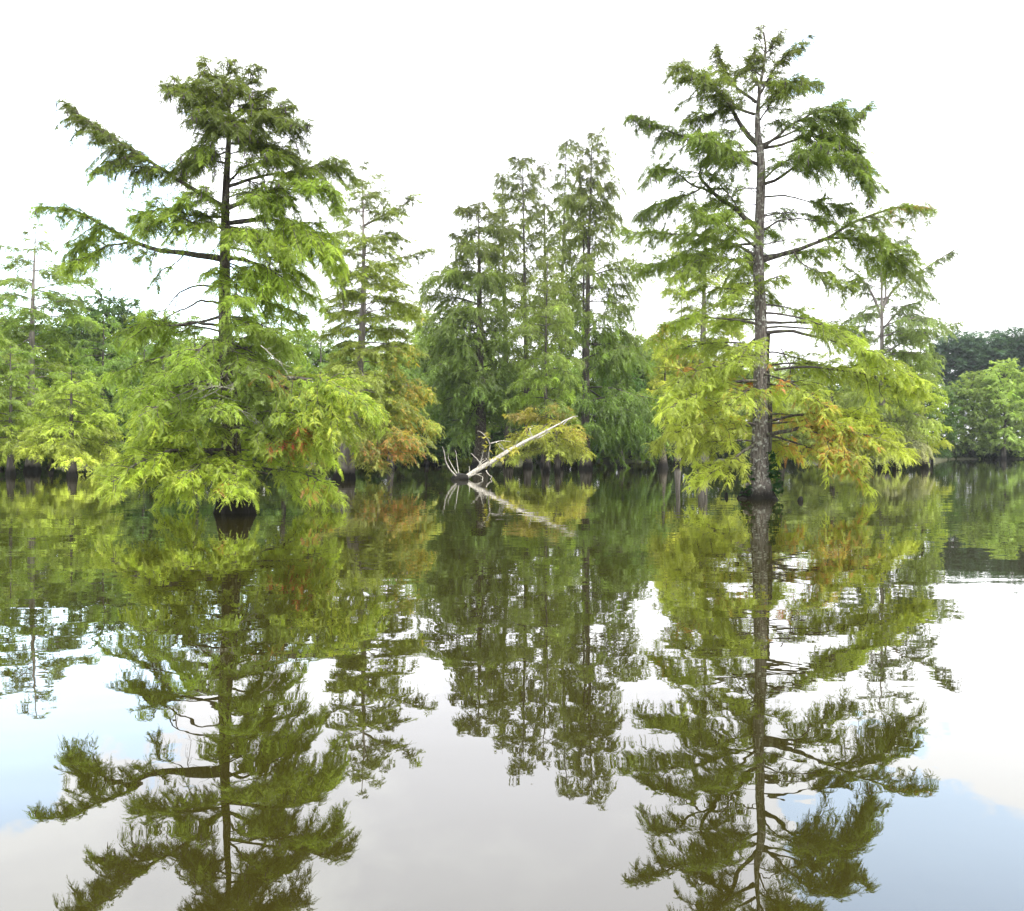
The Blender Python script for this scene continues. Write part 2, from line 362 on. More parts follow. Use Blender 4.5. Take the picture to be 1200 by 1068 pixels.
# left cypress -----------------------------------------------------------
LKW = dict(leaf=.064, leafw=.0135, pairs=10, twig=.28, sstep=.08, tstep=.029)
LL = [
 ([(262, 242, 0), (225, 222, -.3), (190, 195, -.5), (150, 168, -.6), (120, 148, -.5), (96, 132, -.4)], .065, .32, .85, dict(hang=.55, dens=1.25)),
 ([(200, 203, -.4), (178, 205, -.6), (155, 205, -.8), (138, 212, -.9)], .03, .2, .55, dict(hang=.5)),
 ([(262, 304, 0), (215, 294, .2), (170, 288, .3), (130, 270, .2), (90, 246, .1), (48, 240, 0)], .09, .42, .85, dict(hang=.6, dens=1.3)),
 ([(150, 281, .2), (125, 290, .1), (105, 306, -.1), (88, 316, -.2)], .03, .2, .55, dict(hang=.5)),
 ([(120, 264, .2), (100, 266, .6), (75, 280, .9), (62, 300, 1.0)], .025, .2, .6, dict(hang=.5)),
 ([(212, 296, .2), (205, 310, .1), (190, 322, 0), (188, 338, 0)], .02, .2, .4, dict(hang=.6, dens=.6)),
 ([(200, 294, .2), (180, 298, -.3), (160, 312, -.5)], .02, .2, .4, dict(hang=.6, dens=.7)),
 ([(266, 178, 0), (248, 182, .1), (228, 188, .2), (212, 200, .2)], .03, .2, .5, dict(hang=.6)),
 ([(266, 192, 0), (240, 188, -.2), (222, 196, -.4), (205, 208, -.4)], .03, .3, .5, dict(hang=.7)),
 ([(267, 160, 0), (250, 150, 0), (235, 160, .3), (222, 168, .3)], .03, .3, .45),
 ([(266, 128, 0), (245, 112, -.1), (220, 106, -.2), (198, 108, -.3)], .04, .2, .6, dict(dens=1.3)),
 ([(266, 118, 0), (255, 98, .1), (240, 84, .2), (232, 72, .2)], .035, .2, .5, dict(upr=.4)),
 ([(266, 122, 0), (262, 100, .1), (268, 85, 0), (272, 72, -.1)], .035, .2, .6, dict(upr=.4)),
 ([(266, 130, 0), (282, 105, -.1), (292, 95, -.2), (296, 82, -.3)], .035, .25, .5, dict(upr=.3)),
 ([(266, 140, 0), (285, 122, .2), (305, 108, .3), (312, 96, .4)], .035, .3, .5),
 ([(267, 150, 0), (290, 130, 0), (315, 128, 0), (340, 126, 0)], .035, .3, .6),
 ([(267, 162, 0), (295, 145, -.3), (325, 148, -.5), (350, 160, -.6), (364, 156, -.6)], .04, .3, .65, dict(dens=1.2)),
 ([(267, 168, 0), (300, 165, .4), (330, 172, .6), (345, 185, .7)], .035, .3, .7),
 ([(268, 150, 0), (262, 150, -1.0), (268, 155, -1.6)], .03, .1, .7), ([(268, 140, 0), (275, 140, 1.0), (270, 142, 1.5)], .03, .1, .7),
 ([(266, 120, 0), (258, 112, -.8), (255, 112, -1.1)], .025, .1, .6), ([(266, 130, 0), (250, 128, -.8), (235, 130, -1.2)], .03, .1, .7),
 ([(266, 150, 0), (285, 160, -.9), (300, 168, -1.3)], .03, .15, .7),
 ([(268, 218, 0), (300, 207, .2), (335, 198, .4), (370, 188, .5), (402, 192, .5)], .05, .38, .85, dict(hang=.5, dens=1.2)),
 ([(268, 214, 0), (290, 200, -.4), (315, 200, -.8), (335, 190, -1.0)], .035, .3, .6),
 ([(266, 245, 0), (310, 232, -.3), (350, 224, -.5), (385, 232, -.6), (400, 250, -.6)], .055, .2, .8, dict(hang=.55, dens=1.2)),
 ([(266, 262, 0), (300, 262, -.3), (335, 266, -.6), (365, 280, -.8), (395, 302, -.9)], .06, .45, .9, dict(hang=.8, dens=1.3)),
 ([(266, 266, 0), (310, 268, .4), (350, 262, .8), (385, 270, 1)], .045, .4, .8, dict(hang=.6)),
 ([(266, 270, 0), (290, 280, -.8), (325, 290, -1.2), (355, 308, -1.4)], .05, .2, .8, dict(hang=.7, dens=1.2)),
 ([(266, 255, 0), (235, 258, -.5), (205, 255, -.7), (180, 262, -.8)], .04, .1, .8, dict(hang=.5)),
 ([(266, 268, 0), (240, 272, -.8), (215, 270, -1.1), (196, 282, -1.2)], .035, .1, .7, dict(hang=.6)),
 ([(266, 250, 0), (250, 238, -.9), (240, 250, -1.3)], .03, .1, .6),
 ([(266, 300, 0), (300, 310, .3), (335, 330, .5), (370, 350, .6)], .045, .25, .8, dict(hang=.7)),
 ([(266, 305, 0), (290, 308, -.5), (330, 330, -1.0), (350, 350, -1.2)], .04, .3, .75, dict(hang=.8)),
 ([(264, 325, 0), (262, 318, -.6), (258, 322, -.9)], .02, .1, .45),
 ([(264, 337, 0), (240, 334, .1), (215, 338, .2), (200, 350, .2), (190, 362, .2), (170, 366, .2)], .035, .75, .4, dict(dens=.5)),
 ([(264, 336, 0), (285, 335, .1), (305, 342, .2), (312, 358, .2)], .025, .6, .4, dict(dens=.5)),
 ([(264, 357, 0), (240, 355, -.2), (222, 364, -.3), (205, 374, -.5), (190, 380, -.6)], .04, .6, .6, dict(dens=.8)),
 ([(264, 382, 0), (225, 380, -.3), (195, 386, -.5), (165, 398, -.7)], .045, .5, 1.0),
 ([(264, 370, 0), (210, 378, .4), (165, 372, .6), (138, 385, .7)], .045, .5, .9),
 ([(268, 442, 0), (320, 444, -1.0), (360, 446, -1.4), (400, 452, -1.7), (440, 478, -1.9)], .085, .42, 1.15, dict(hang=.4, dens=1.4)),
 ([(330, 446, -1.1), (360, 462, -1.5), (395, 478, -1.8), (430, 505, -2.1)], .05, .3, .9, dict(hang=.5, dens=1.3)),
 ([(340, 444, -1.1), (380, 458, -.9), (425, 462, -.8), (450, 485, -.7)], .05, .3, .9, dict(hang=.5, dens=1.2)),
 ([(268, 492, 0), (310, 486, -1.0), (350, 484, -1.6), (390, 500, -2.0)], .06, .35, 1.0, dict(hang=.45)),
 ([(266, 532, 0), (220, 534, -.8), (180, 538, -1.3), (148, 548, -1.6)], .06, .25, 1.0, dict(hang=.35, dens=1.4)),
 ([(266, 528, 0), (225, 528, -1.5), (200, 545, -2.2), (185, 560, -2.7)], .06, .25, 1.0, dict(hang=.3, dens=1.3)),
 ([(268, 536, 0), (285, 538, -1.0), (300, 552, -1.8), (305, 566, -2.3)], .05, .2, .9, dict(hang=.35, dens=1.3)),
 ([(268, 530, 0), (262, 538, -1.3), (255, 550, -2.0), (245, 562, -2.4)], .05, .3, .8, dict(hang=.3, dens=1.2)),
 ([(272, 540, 0), (320, 548, -.8), (365, 552, -1.2), (400, 566, -1.5)], .05, .45, .8, dict(hang=.35)),
]
LB = [dict(n=13, y=(100, 195), len=(.8, 1.7), el=(30, 5), droop=.2, t0=.2, spread=.75, hang=.45, side=.3), dict(n=10, y=(205, 320), len=(1.7, 2.5), el=(12, 0), droop=.3, t0=.3, spread=.85, hang=.55, arc=(.2, 2.9)),
      dict(n=14, y=(385, 430), len=(2.4, 2.9), el=(5, -2), droop=.28, t0=.3, spread=.95, hang=.5),
      dict(n=15, y=(430, 490), len=(2.7, 3.0), el=(0, -3), droop=.22, t0=.35, spread=.95, hang=.5),
      dict(n=12, y=(490, 545), len=(2.6, 2.6), el=(0, 0), droop=.2, t0=.35, spread=.9, hang=.35, floor=.35),
      dict(n=6, y=(320, 385), len=(1.7, 2.4), el=(12, 0), droop=.3, t0=.25, spread=.8, hang=.55, arc=(.3, 2.9))]
lcol = gradient_colour([(60, (.068, .08, .012)), (180, (.07, .092, .012)), (250, (.11, .155, .015)), (330, (.13, .175, .017)), (430, (.11, .155, .018)), (500, (.15, .195, .022)), (600, (.18, .225, .022))],  # dark top stops paint the backlit crown; lower leaves are turning yellow
    dist_of(601), [(355, 520, 22, RED, .35), (345, 450, 20, RUST, .3), (372, 505, 14, RED, .3), (410, 480, 60, YELLOW, .45), (230, 550, 80, YELLOW, .2), (330, 475, 50, PALE, .5),
    (370, 570, 14, RUST, .4), (240, 300, 60, LIME, .3), (380, 300, 50, LIME, .35), (290, 565, 12, RUST, .3)], seed=1)
def lextra(T, root, base, Y, P):
    p = lambda x, y, d: W(x, y, Y) + np.array([0, d, 0])
    bare_twigs(root, base, [(p(262, 470, -1.6), (.9, -.2, .35), .9, .016), (p(300, 462, -1.9), (-.9, 0, .4), .8, .014), (p(290, 478, -1.8), (.9, 0, -.35), .9, .014), (p(330, 415, -2), (.6, 0, -.5), .7, .01)],
               DEADWOOD, 'dead_branch', 'pale leafless lichen-covered branch', 5)
    bare_twigs(root, base, [(p(205, 345, .2), (-.3, -.1, -1), .5, .014), (p(222, 300, 0), (-.2, 0, -1), .6, .012), (p(270, 218, -.1), (.3, 0, -.9), .35, .01), (p(205, 275, -.5), (-.4, 0, .8), .6, .01), (p(264, 300, 0), (-1, 0, -.2), .4, .012)],
               TWIG, 'bare_branch', None, 9)
    catkins(T, root, base, Y, 250, 330)
left_root, LT, LBASE, LY = hero('broad bright green cypress left of the fallen log, two long limbs reaching far left', 601, 273,
     [(279, 640, 0), (276, 601, 0), (272, 560, 0), (270, 470, 0), (265, 380, 0), (264, 300, 0), (266, 220, 0), (268, 160, 0), (266, 118, 0), (262, 92, 0)],
     [32, 28, 24, 20, 17.5, 14.5, 12, 9, 6.5, 5, 3.5, 2], LL, LB, lcol, LKW, BARK_BROWN, .62, 6, extra=lextra)

# right cypress ----------------------------------------------------------
RKW = dict(leaf=.08, leafw=.0165, pairs=10, twig=.34, sstep=.09, tstep=.036)
RL = [
 ([(889, 171, 0), (868, 149, 0), (850, 125, -.2), (833, 101, -.3), (824, 88, -.3)], .10, .35, .9, dict(upr=.35, dens=1.1)),
 ([(886, 120, 0), (865, 95, .3), (856, 76, .5), (845, 48, .6)], .06, .35, .75, dict(upr=.4)),
 ([(884, 134, 0), (850, 130, -.5), (826, 116, -.9), (800, 102, -1.2), (784, 100, -1.4)], .05, .35, .9, dict(hang=.4)),
 ([(850, 125, -.2), (835, 128, .5), (815, 128, 1.0)], .03, .2, .6), ([(833, 101, -.3), (815, 95, -.2), (800, 82, 0)], .025, .2, .5, dict(dens=.6)),
 ([(868, 80, .4), (875, 72, .7), (882, 66, .9)], .02, .2, .5),
 ([(888, 193, 0), (860, 186, -.4), (830, 178, -.7), (795, 172, -.8), (758, 158, -.8), (733, 147, -.8)], .06, .3, .85, dict(hang=.45)),
 ([(888, 192, 0), (850, 192, -1.0), (820, 186, -1.8), (800, 186, -2.3)], .05, .3, .9, dict(hang=.5)),
 ([(888, 178, 0), (875, 175, .3), (858, 176, .6), (845, 165, .9)], .04, .3, .8),
 ([(889, 178, 0), (870, 178, -.3), (858, 176, -.5)], .04, .3, .3, dict(bare=True)),
 ([(888, 269, 0), (865, 250, -.2), (832, 231, -.5), (811, 216, -.8), (812, 204, -.9), (818, 192, -.9)], .10, .75, .8, dict(hang=.5)),
 ([(868, 252, -.2), (850, 232, -.6), (838, 222, -.9), (830, 214, -1)], .03, .1, .6, dict(hang=.6)),
 ([(832, 231, -.5), (810, 224, -.6), (785, 206, -.7), (756, 206, -.8)], .05, .4, .85, dict(hang=.55)),
 ([(822, 224, -.5), (800, 228, .2), (775, 232, .6), (752, 246, .8)], .035, .2, .8, dict(hang=.6)),
 ([(850, 241, -.4), (830, 244, -.8), (812, 252, -1)], .03, .2, .6, dict(hang=.6, dens=.8)),
 ([(886, 300, 0), (860, 292, -.4), (820, 284, -.7), (775, 284, -.9), (727, 282, -1.0)], .06, .15, 1.0, dict(hang=.5, dens=1.2)),
 ([(886, 290, 0), (850, 280, -1.2), (815, 272, -2), (790, 262, -2.5)], .05, .25, .95, dict(hang=.5)),
 ([(886, 285, 0), (850, 284, 1.0), (810, 290, 1.8), (760, 300, 2.4)], .05, .3, .95, dict(hang=.5)),
 ([(886, 308, 0), (850, 315, -1.0), (810, 320, -1.8), (770, 345, -2.4)], .05, .2, 1.0, dict(hang=.6)),
 ([(888, 220, 0), (868, 222, .3), (850, 230, .6)], .02, .5, .3, dict(dens=.5)),
 ([(888, 226, 0), (870, 222, -.4), (855, 226, -.8)], .02, .4, .4, dict(dens=.5)),
 ([(889, 112, 0), (882, 90, -.1), (878, 70, -.1)], .03, .4, .5), ([(893, 90, 0), (884, 70, .5), (890, 48, .6)], .03, .3, .5),
 ([(896, 62, 0), (892, 48, 0), (890, 34, 0)], .02, .1, .4, dict(upr=.5)), ([(896, 65, 0), (906, 52, 0), (915, 38, 0)], .03, .2, .5, dict(upr=.4)),
 ([(891, 110, 0), (906, 85, -.2), (922, 66, -.3), (938, 58, -.3)], .04, .25, .65, dict(upr=.35)),
 ([(893, 100, 0), (905, 90, .6), (925, 84, .9)], .03, .2, .6), ([(938, 58, -.3), (942, 50, -.3), (948, 48, -.3)], .01, .1, .2, dict(dens=.6)),
 ([(888, 130, 0), (905, 112, .2), (925, 100, .3), (962, 92, .3)], .04, .3, .65, dict(hang=.5)),
 ([(888, 145, 0), (905, 118, -.6), (925, 108, -1)], .03, .2, .7),
 ([(889, 126, 0), (910, 126, 0), (930, 126, 0)], .015, .5, .3, dict(dens=.4)), ([(889, 141, 0), (905, 140, 0), (920, 146, 0)], .015, .5, .3, dict(dens=.4)),
 ([(893, 174, 0), (910, 162, -.3), (932, 148, -.6), (960, 140, -.9), (985, 148, -1)], .06, .3, 1.0, dict(hang=.45, dens=1.2)),
 ([(893, 174, 0), (918, 167, .2), (945, 158, .3), (975, 160, .3), (1000, 172, .2), (1012, 190, .2)], .06, .3, 1.0, dict(hang=.5, dens=1.1)),
 ([(893, 170, 0), (930, 150, .5), (960, 138, .8), (1000, 134, .9), (1033, 108, 1)], .045, .45, .7, dict(hang=.5, dens=.85)),
 ([(950, 142, .7), (975, 125, .8), (1002, 103, .9)], .02, .3, .4, dict(dens=.5)),
 ([(893, 217, 0), (912, 210, -.2), (930, 200, -.5), (964, 194, -.7), (995, 204, -.8), (1010, 232, -.8)], .06, .25, .95, dict(hang=.5, dens=1.1)),
 ([(893, 212, 0), (910, 200, -.9), (925, 196, -1.5), (945, 190, -2)], .04, .2, .9, dict(hang=.5)),
 ([(893, 231, 0), (925, 228, .2), (950, 234, .3), (985, 242, .3), (1002, 248, .3)], .035, .5, .7, dict(hang=.5)),
 ([(893, 254, 0), (920, 250, 0), (945, 254, 0), (962, 262, 0)], .03, .6, .5, dict(dens=.7)),
 ([(894, 270, 0), (915, 260, -.2), (935, 259, -.4), (962, 261, -.5)], .04, .7, .5, dict(dens=.7)),
 ([(894, 305, 0), (925, 297, -.4), (950, 288, -.8), (985, 270, -1.2), (1025, 258, -1.5), (1060, 258, -1.6)], .09, .35, 1.05, dict(hang=.5, dens=1.25)),
 ([(950, 288, -.8), (985, 284, -.6), (1015, 290, -.4), (1050, 308, -.2), (1062, 322, 0)], .05, .2, 1.05, dict(hang=.5, dens=1.2)),
 ([(894, 300, 0), (930, 294, .6), (960, 286, 1.2), (1000, 276, 1.6)], .05, .35, .95, dict(hang=.5)),
 ([(894, 287, 0), (912, 284, -.3), (935, 286, -.6)], .03, .6, .4, dict(dens=.6)),
 ([(925, 297, -.4), (935, 315, -.6), (960, 335, -.9), (980, 350, -1)], .03, .3, .7, dict(hang=.6, dens=.7)),
 ([(893, 332, 0), (905, 330, -.8), (912, 338, -1.1)], .03, .1, .55), ([(889, 330, 0), (875, 335, -.5), (860, 345, -.9)], .03, .3, .6),
 ([(892, 382, 0), (872, 376, -.2), (850, 374, -.4), (815, 372, -.6), (780, 382, -.7), (762, 400, -.7)], .055, .45, 1.05, dict(hang=.5, dens=1.2)),
 ([(893, 392, 0), (915, 388, -.4), (940, 396, -.8), (965, 405, -1.1), (1000, 420, -1.4), (1060, 455, -1.6)], .07, .5, 1.1, dict(hang=.45, dens=1.1)),
 ([(893, 378, 0), (935, 376, .6), (975, 378, 1), (1020, 392, 1.2)], .06, .55, 1.0, dict(hang=.6)),
 ([(890, 430, 0), (855, 430, -.6), (820, 434, -1.0), (785, 448, -1.3), (768, 470, -1.4)], .05, .3, 1.05, dict(hang=.5, dens=1.2)),
 ([(893, 450, 0), (925, 455, -.5), (945, 470, -.8), (960, 485, -1)], .03, .4, .8, dict(hang=.5)),
 ([(893, 512, 0), (925, 502, -.8), (960, 502, -1.3), (1000, 512, -1.7), (1034, 528, -1.9)], .08, .35, 1.05, dict(hang=.35, dens=1.4)),
 ([(930, 503, -.8), (960, 518, -1.6), (985, 540, -2.1)], .04, .2, .95, dict(hang=.35, dens=1.2)),
 ([(893, 436, 0), (930, 432, -.6), (980, 440, -1.1), (1030, 452, -1.4), (1062, 466, -1.5)], .05, .4, 1.1, dict(hang=.4, dens=1.2)),
 ([(893, 496, 0), (940, 484, -.5), (985, 488, -.9), (1025, 512, -1.2)], .05, .35, 1.1, dict(hang=.35, dens=1.3)),
 ([(889, 518, 0), (862, 530, -.7), (835, 545, -1.2), (806, 562, -1.5)], .06, .3, .95, dict(hang=.3, dens=1.3)),
 ([(889, 498, 0), (855, 498, -1.0), (815, 500, -1.6), (782, 512, -1.9)], .045, .3, 1.05, dict(hang=.35, dens=1.2)),
]
RB = [dict(open=1, n=7, y=(330, 390), len=(2.2, 3.3), el=(8, 2), droop=.3, t0=.45, spread=.9, hang=.5),
      dict(open=1, n=11, y=(390, 460), len=(3.3, 3.9), el=(8, 0), droop=.28, t0=.3, spread=1.0, hang=.4),
      dict(open=1, n=9, y=(460, 525), len=(3.4, 3.4), el=(8, 3), droop=.28, t0=.35, spread=1.05, hang=.35, floor=.5),
      dict(open=1, n=7, y=(230, 330), len=(1.8, 2.6), el=(12, 6), droop=.25, t0=.4, spread=.8, hang=.5, arc=(-1.0, 1.0)),
      dict(open=1, n=6, y=(60, 200), len=(.8, 1.8), el=(35, 15), droop=.2, t0=.3, spread=.7, hang=.4)]
rcol = gradient_colour([(30, (.07, .08, .014)), (170, (.075, .105, .014)), (250, (.09, .125, .016)), (320, (.11, .145, .018)), (390, (.145, .185, .024)), (460, (.185, .22, .03)), (520, (.215, .24, .034)), (590, (.23, .26, .035))],  # upper stops darkened as if against the sky, autumn yellow below
    dist_of(584), [(893, 450, 22, RED, .75), (955, 520, 36, RUST, .45), (870, 442, 14, RUST, .35), (800, 425, 20, RUST, .4), (765, 393, 14, ORANGE, .4), (1010, 470, 60, YELLOW, .35), (930, 490, 30, RUST, .3), (975, 560, 25, RUST, .4), (850, 480, 40, ORANGE, .15), (1040, 258, 40, RUST, .12)], seed=4)
def rextra(T, root, base, Y, P):
    p = lambda x, y, d: W(x, y, Y) + np.array([0, d, 0])
    g = Geo(); g.tubes(smooth([p(904, 532, .5), p(906, 480, .5), p(903, 430, .45), p(905, 388, .4)], 16), np.linspace(.14, .05, 16), 8)
    g.build('dead_stem', LIMB, root, base, True)
    bare_twigs(root, base, [(p(888, 222, 0), (-.8, 0, .3), .8, .015), (p(893, 262, -.1), (.9, 0, .1), 1.0, .016), (p(893, 300, -.1), (-.9, 0, .3), .9, .015), (p(895, 255, 0), (.9, 0, -.3), .9, .014), (p(910, 410, -.5), (.7, 0, -.7), 1.0, .02),
                (p(893, 415, -.2), (-.8, 0, -.5), 1.0, .02), (p(930, 470, -.6), (.8, 0, -.5), .9, .014), (p(935, 505, -1), (.9, 0, .1), 1.0, .015)], TWIG, 'bare_branch', None, 19)
    catkins(T, root, base, Y, 260, 420)
    # creeper round the foot of the trunk
    V = Tree(leaf=.10, leafw=.06, pairs=3, twig=.18, sstep=.08, tstep=.05)
    for x0, x1, h, d in ((872, 876, 540, -.25), (868, 872, 552, -.1), (905, 902, 530, -.35), (910, 905, 548, -.2)):
        poly = smooth([p(x0, 583, d), p((x0 + x1) / 2 + 2, (583 + h) / 2, d), p(x1, h, d + .1)], 10); V.foliate(poly, 0, .28, hang=.3)
    V.leaves(lambda O, SV: np.tile([.018, .06, .012], (len(O), 1)) * np.exp(SV * .2)[:, None], .4, 'creeper', LEAF, root, base)['label'] = 'dark green creeper round the foot of the trunk'
right_root, RT, RBASE, RY = hero('tallest cypress right of the fallen log, lichen-spotted flared grey trunk, yellow and rust lower leaves', 584, 889,
     [(889, 625, 0), (889, 584, 0), (889, 520, 0), (891, 440, 0), (892, 380, 0), (890, 300, 0), (891, 200, 0), (888, 150, 0), (888, 110, 0), (896, 62, 0), (895, 38, 0)],
     [28, 26, 19, 16.5, 15, 13, 12, 10, 8, 5, 3.5, 2.5, 2], RL, RB, rcol, RKW, BARK_GREY, .72, 6, extra=rextra)

# ---------------------------------------------------------------- the lake
def water():
    g = Geo(); s = 3000
    g.add(np.array([[-s, -s, 0], [s, -s, 0], [s, s, 0], [-s, s, 0]], float), np.array([[0, 1, 2, 3]]))
    m = bpy.data.materials.new('lake_water'); m.use_nodes = True; t = m.node_tree; L = t.links.new
    b = t.nodes['Principled BSDF']; b.inputs['Base Color'].default_value = (.017, .015, .003, 1)
    b.inputs['Roughness'].default_value = .0; b.inputs['IOR'].default_value = 1.95
    tc = N(t, 'ShaderNodeTexCoord')
    def nz(sx, sy, sc, det):
        mp = N(t, 'ShaderNodeMapping'); mp.inputs['Scale'].default_value = (sx, sy, 1); L(tc.outputs['Object'], mp.inputs[0])
        n = N(t, 'ShaderNodeTexNoise'); n.inputs['Scale'].default_value = sc; n.inputs['Detail'].default_value = det; L(mp.outputs[0], n.inputs[0]); return n.outputs[0]
    a = nz(1, 1.6, .55, 2); c = nz(1, 1, 4.0, 2); pch = nz(1, 1, .09, 2)
    mr = N(t, 'ShaderNodeMapRange'); L(pch, mr.inputs[0]); mr.inputs[1].default_value = .4; mr.inputs[2].default_value = .62; mr.inputs[3].default_value = .25
    mu = N(t, 'ShaderNodeMath', operation='MULTIPLY'); L(c, mu.inputs[0]); L(mr.outputs[0], mu.inputs[1])
    m2 = N(t, 'ShaderNodeMath', operation='MULTIPLY_ADD'); L(mu.outputs[0], m2.inputs[0]); m2.inputs[1].default_value = .16; L(a, m2.inputs[2])
    bp = N(t, 'ShaderNodeBump'); bp.inputs['Strength'].default_value = 1; bp.inputs['Distance'].default_value = .0045; L(m2.outputs[0], bp.inputs['Height']); L(bp.outputs[0], b.inputs['Normal'])
    tag(g.build('water', m), kind='structure')
water()

# ---------------------------------------------------------------- ground: lake bed rising to a low wooded bank
SHORE = [(-900, 80), (0, 78), (150, 84), (260, 92), (400, 96), (480, 100), (520, 96), (560, 96), (620, 108), (705, 118), (765, 112), (800, 100), (840, 106), (1000, 104), (1090, 108), (1115, 140), (1200, 142), (2100, 150)]
def shore(px): return np.interp(px, [a for a, _ in SHORE], [b for _, b in SHORE])
def ground_z(px, Y):
    d = Y - shore(px) - 1.5 * np.sin(px * .05) - .8 * np.sin(px * .13 + 1)
    return np.where(d < 0, np.maximum(d * .25, -1.5), .55 * (1 - np.exp(-d / 1.5)) + np.minimum(d, 500) * .006) + .08 * np.sin(px * .4) * np.sin(Y * .7)
def ground():
    px = np.linspace(-900, 2100, 500); Y = np.concatenate([np.linspace(20, 70, 8), np.linspace(72, 160, 110), np.geomspace(165, 2800, 24)])
    A, B = np.meshgrid(px, Y, indexing='ij')
    V = np.stack([(A - CX) / F * B, B, ground_z(A, B)], -1); n, m = A.shape
    i = (np.arange(n - 1)[:, None] * m + np.arange(m - 1)[None]); Fq = np.stack([i, i + m, i + m + 1, i + 1], -1)
    g = Geo(); g.add(V, Fq)
    mt = bpy.data.materials.new('bank_soil'); mt.use_nodes = True; t = mt.node_tree; L = t.links.new; b = t.nodes['Principled BSDF']; b.inputs['Roughness'].default_value = 1
    tc = N(t, 'ShaderNodeTexCoord'); n1 = N(t, 'ShaderNodeTexNoise'); n1.inputs['Scale'].default_value = .8; n1.inputs['Detail'].default_value = 8; L(tc.outputs['Object'], n1.inputs[0])
    c = N(t, 'ShaderNodeMixRGB'); L(n1.outputs[0], c.inputs[0]); c.inputs[1].default_value = (.02, .018, .012, 1); c.inputs[2].default_value = (.07, .08, .025, 1); L(c.outputs[0], b.inputs['Base Color'])
    tag(g.build('ground', mt, smooth_=True), kind='structure')
ground()

# ---------------------------------------------------------------- trees of the middle distance
def mid_tree(label, yw, bx, top, w, prof, n, stops, spots=(), el=(5, 30), hang=.4, droop=.25, dens=1.0, t0=.3, bark=None, lean=None, flare=.7, group=None, jit=.16, spread=.5, y_low=None, thin_top=1.0, seed=0, upr=.26, wild=.14, forks=(), name='bald_cypress', leafscale=1.0):
    global rng
    rng = np.random.default_rng(1000 + seed + int(bx))
    Y = dist_of(yw); S = Y / F; base = W(bx, yw, Y); base[2] = 0
    root = tag(empty(name, base), label, 'tree', group)
    k = Y / 75 * leafscale
    T = Tree(leaf=.14 * k, leafw=.052 * k, pairs=5, twig=.5 * k, sstep=.14 * k / dens, tstep=.07 * k / dens ** .5)
    g = Geo()
    pts = lean or [(bx, 0), (bx + (top[0] - bx) * .3, .5), (top[0], 1)]
    tp = [W(bx, yw + 14, Y)] + [W(x, yw + (top[1] - yw) * q, Y) for x, q in pts]
    tp = [t_ + np.array([rng.normal(0, .12 * S * 10) if 0 < i_ < len(tp) - 1 else 0, 0, 0]) for i_, t_ in enumerate(tp)]
    P, r = trunk_geo(g, tp, [w * S / 2 * 1.05, w * S / 2, w * S / 2 * .8, w * S / 2 * .55, w * S / 2 * .3, .015], 12, flare * .75, 1.0, 5, bx, 40)
    pz = P[:, 2]
    lo = (y_low or yw - 30 * 66 / Y)
    pys = np.array([p[0] for p in prof], float); hl = np.array([p[1] for p in prof], float); hr = np.array([p[2] if len(p) > 2 else p[1] for p in prof], float)
    for i in range(n):
        q = (i + rng.uniform(.1, .9)) / n; py = top[1] + (lo - top[1]) * q ** .95
        az = i * 2.399963 + rng.uniform(-.4, .4); sx = math.sin(az)
        wd = np.interp(py, pys, hr if sx > 0 else hl)
        ln = wd * S * rng.uniform(.55, 1.15)
        e = R(el[1] + (el[0] - el[1]) * q ** .7) + rng.normal(0, wild)
        z0 = CAMH - (py - HOR) * S - ln * max(0, math.sin(e)) * .35
        j = int(np.argmin(np.abs(pz - z0))); p0 = P[j]
        poly = limb_poly(p0, az, ln, e, droop * rng.uniform(.6, 1.3), 9, .05)
        poly[:, 2] = np.where(poly[:, 2] < .9, .9 + (poly[:, 2] - .9) * .3, poly[:, 2])
        g.tubes(poly, max(.014, min(ln * .013, r[j] * .7)) * (1 - .8 * np.linspace(0, 1, 9)), 4)
        T.foliate(poly, t0, max(.65 * k, ln * spread), hang=hang, dens=1.0 if q > .35 else thin_top, r=.010 * k + .004, upr=upr)
    for f in forks:                                  # heavy forks given as photograph rows
        poly = smooth([W(x, y, Y) + np.array([0, d, 0]) for x, y, d in f[0]], 12); g.tubes(poly, f[1] * (1 - .75 * np.linspace(0, 1, 12)), 6)
        if f[2] < 1: T.foliate(poly, f[2], f[3], hang=hang)
    g.build('trunk', bark or BARK_FAR, root, base, True)
    tag(T.sec.build('twigs', TWIG, root, base), kind='stuff')
    T.leaves(gradient_colour(stops, Y, spots, jit, int(bx), .25), hang, 'crown', LEAF, root, base)
    return root

DG = (.042, .088, .015); G2 = (.06, .115, .018); G3 = (.085, .135, .022); YG = (.17, .2, .028)
# left bank
mid_tree('slender sparse-topped cypress rising above the others at the left edge', 553, 37, (42, 262), 14, [(262, 12), (300, 45, 40), (345, 60, 75), (400, 60, 65), (440, 66), (500, 76), (540, 76)], 80,
    [(262, (.10, .12, .03)), (380, (.10, .145, .022)), (470, (.15, .19, .022)), (550, (.22, .25, .03))], thin_top=.7, bark=BARK_PALE, el=(0, 25), spots=[(80, 460, 50, LIME, .3)], dens=1.0)
mid_tree('short bushy cypress at the left picture edge with a dark thin trunk', 557, 14, (12, 405), 8, [(405, 25), (450, 45), (520, 55), (545, 55)], 40, [(400, (.09, .14, .02)), (550, (.19, .23, .028))], el=(0, 25))
mid_tree('low spreading lime-green cypress hanging over dark water on the left bank', 559, 84, (84, 428), 9, [(430, 20), (470, 42), (510, 58), (545, 62)], 46, [(430, (.11, .16, .02)), (500, (.18, .22, .025)), (550, (.21, .24, .03))], el=(-5, 20), seed=2)
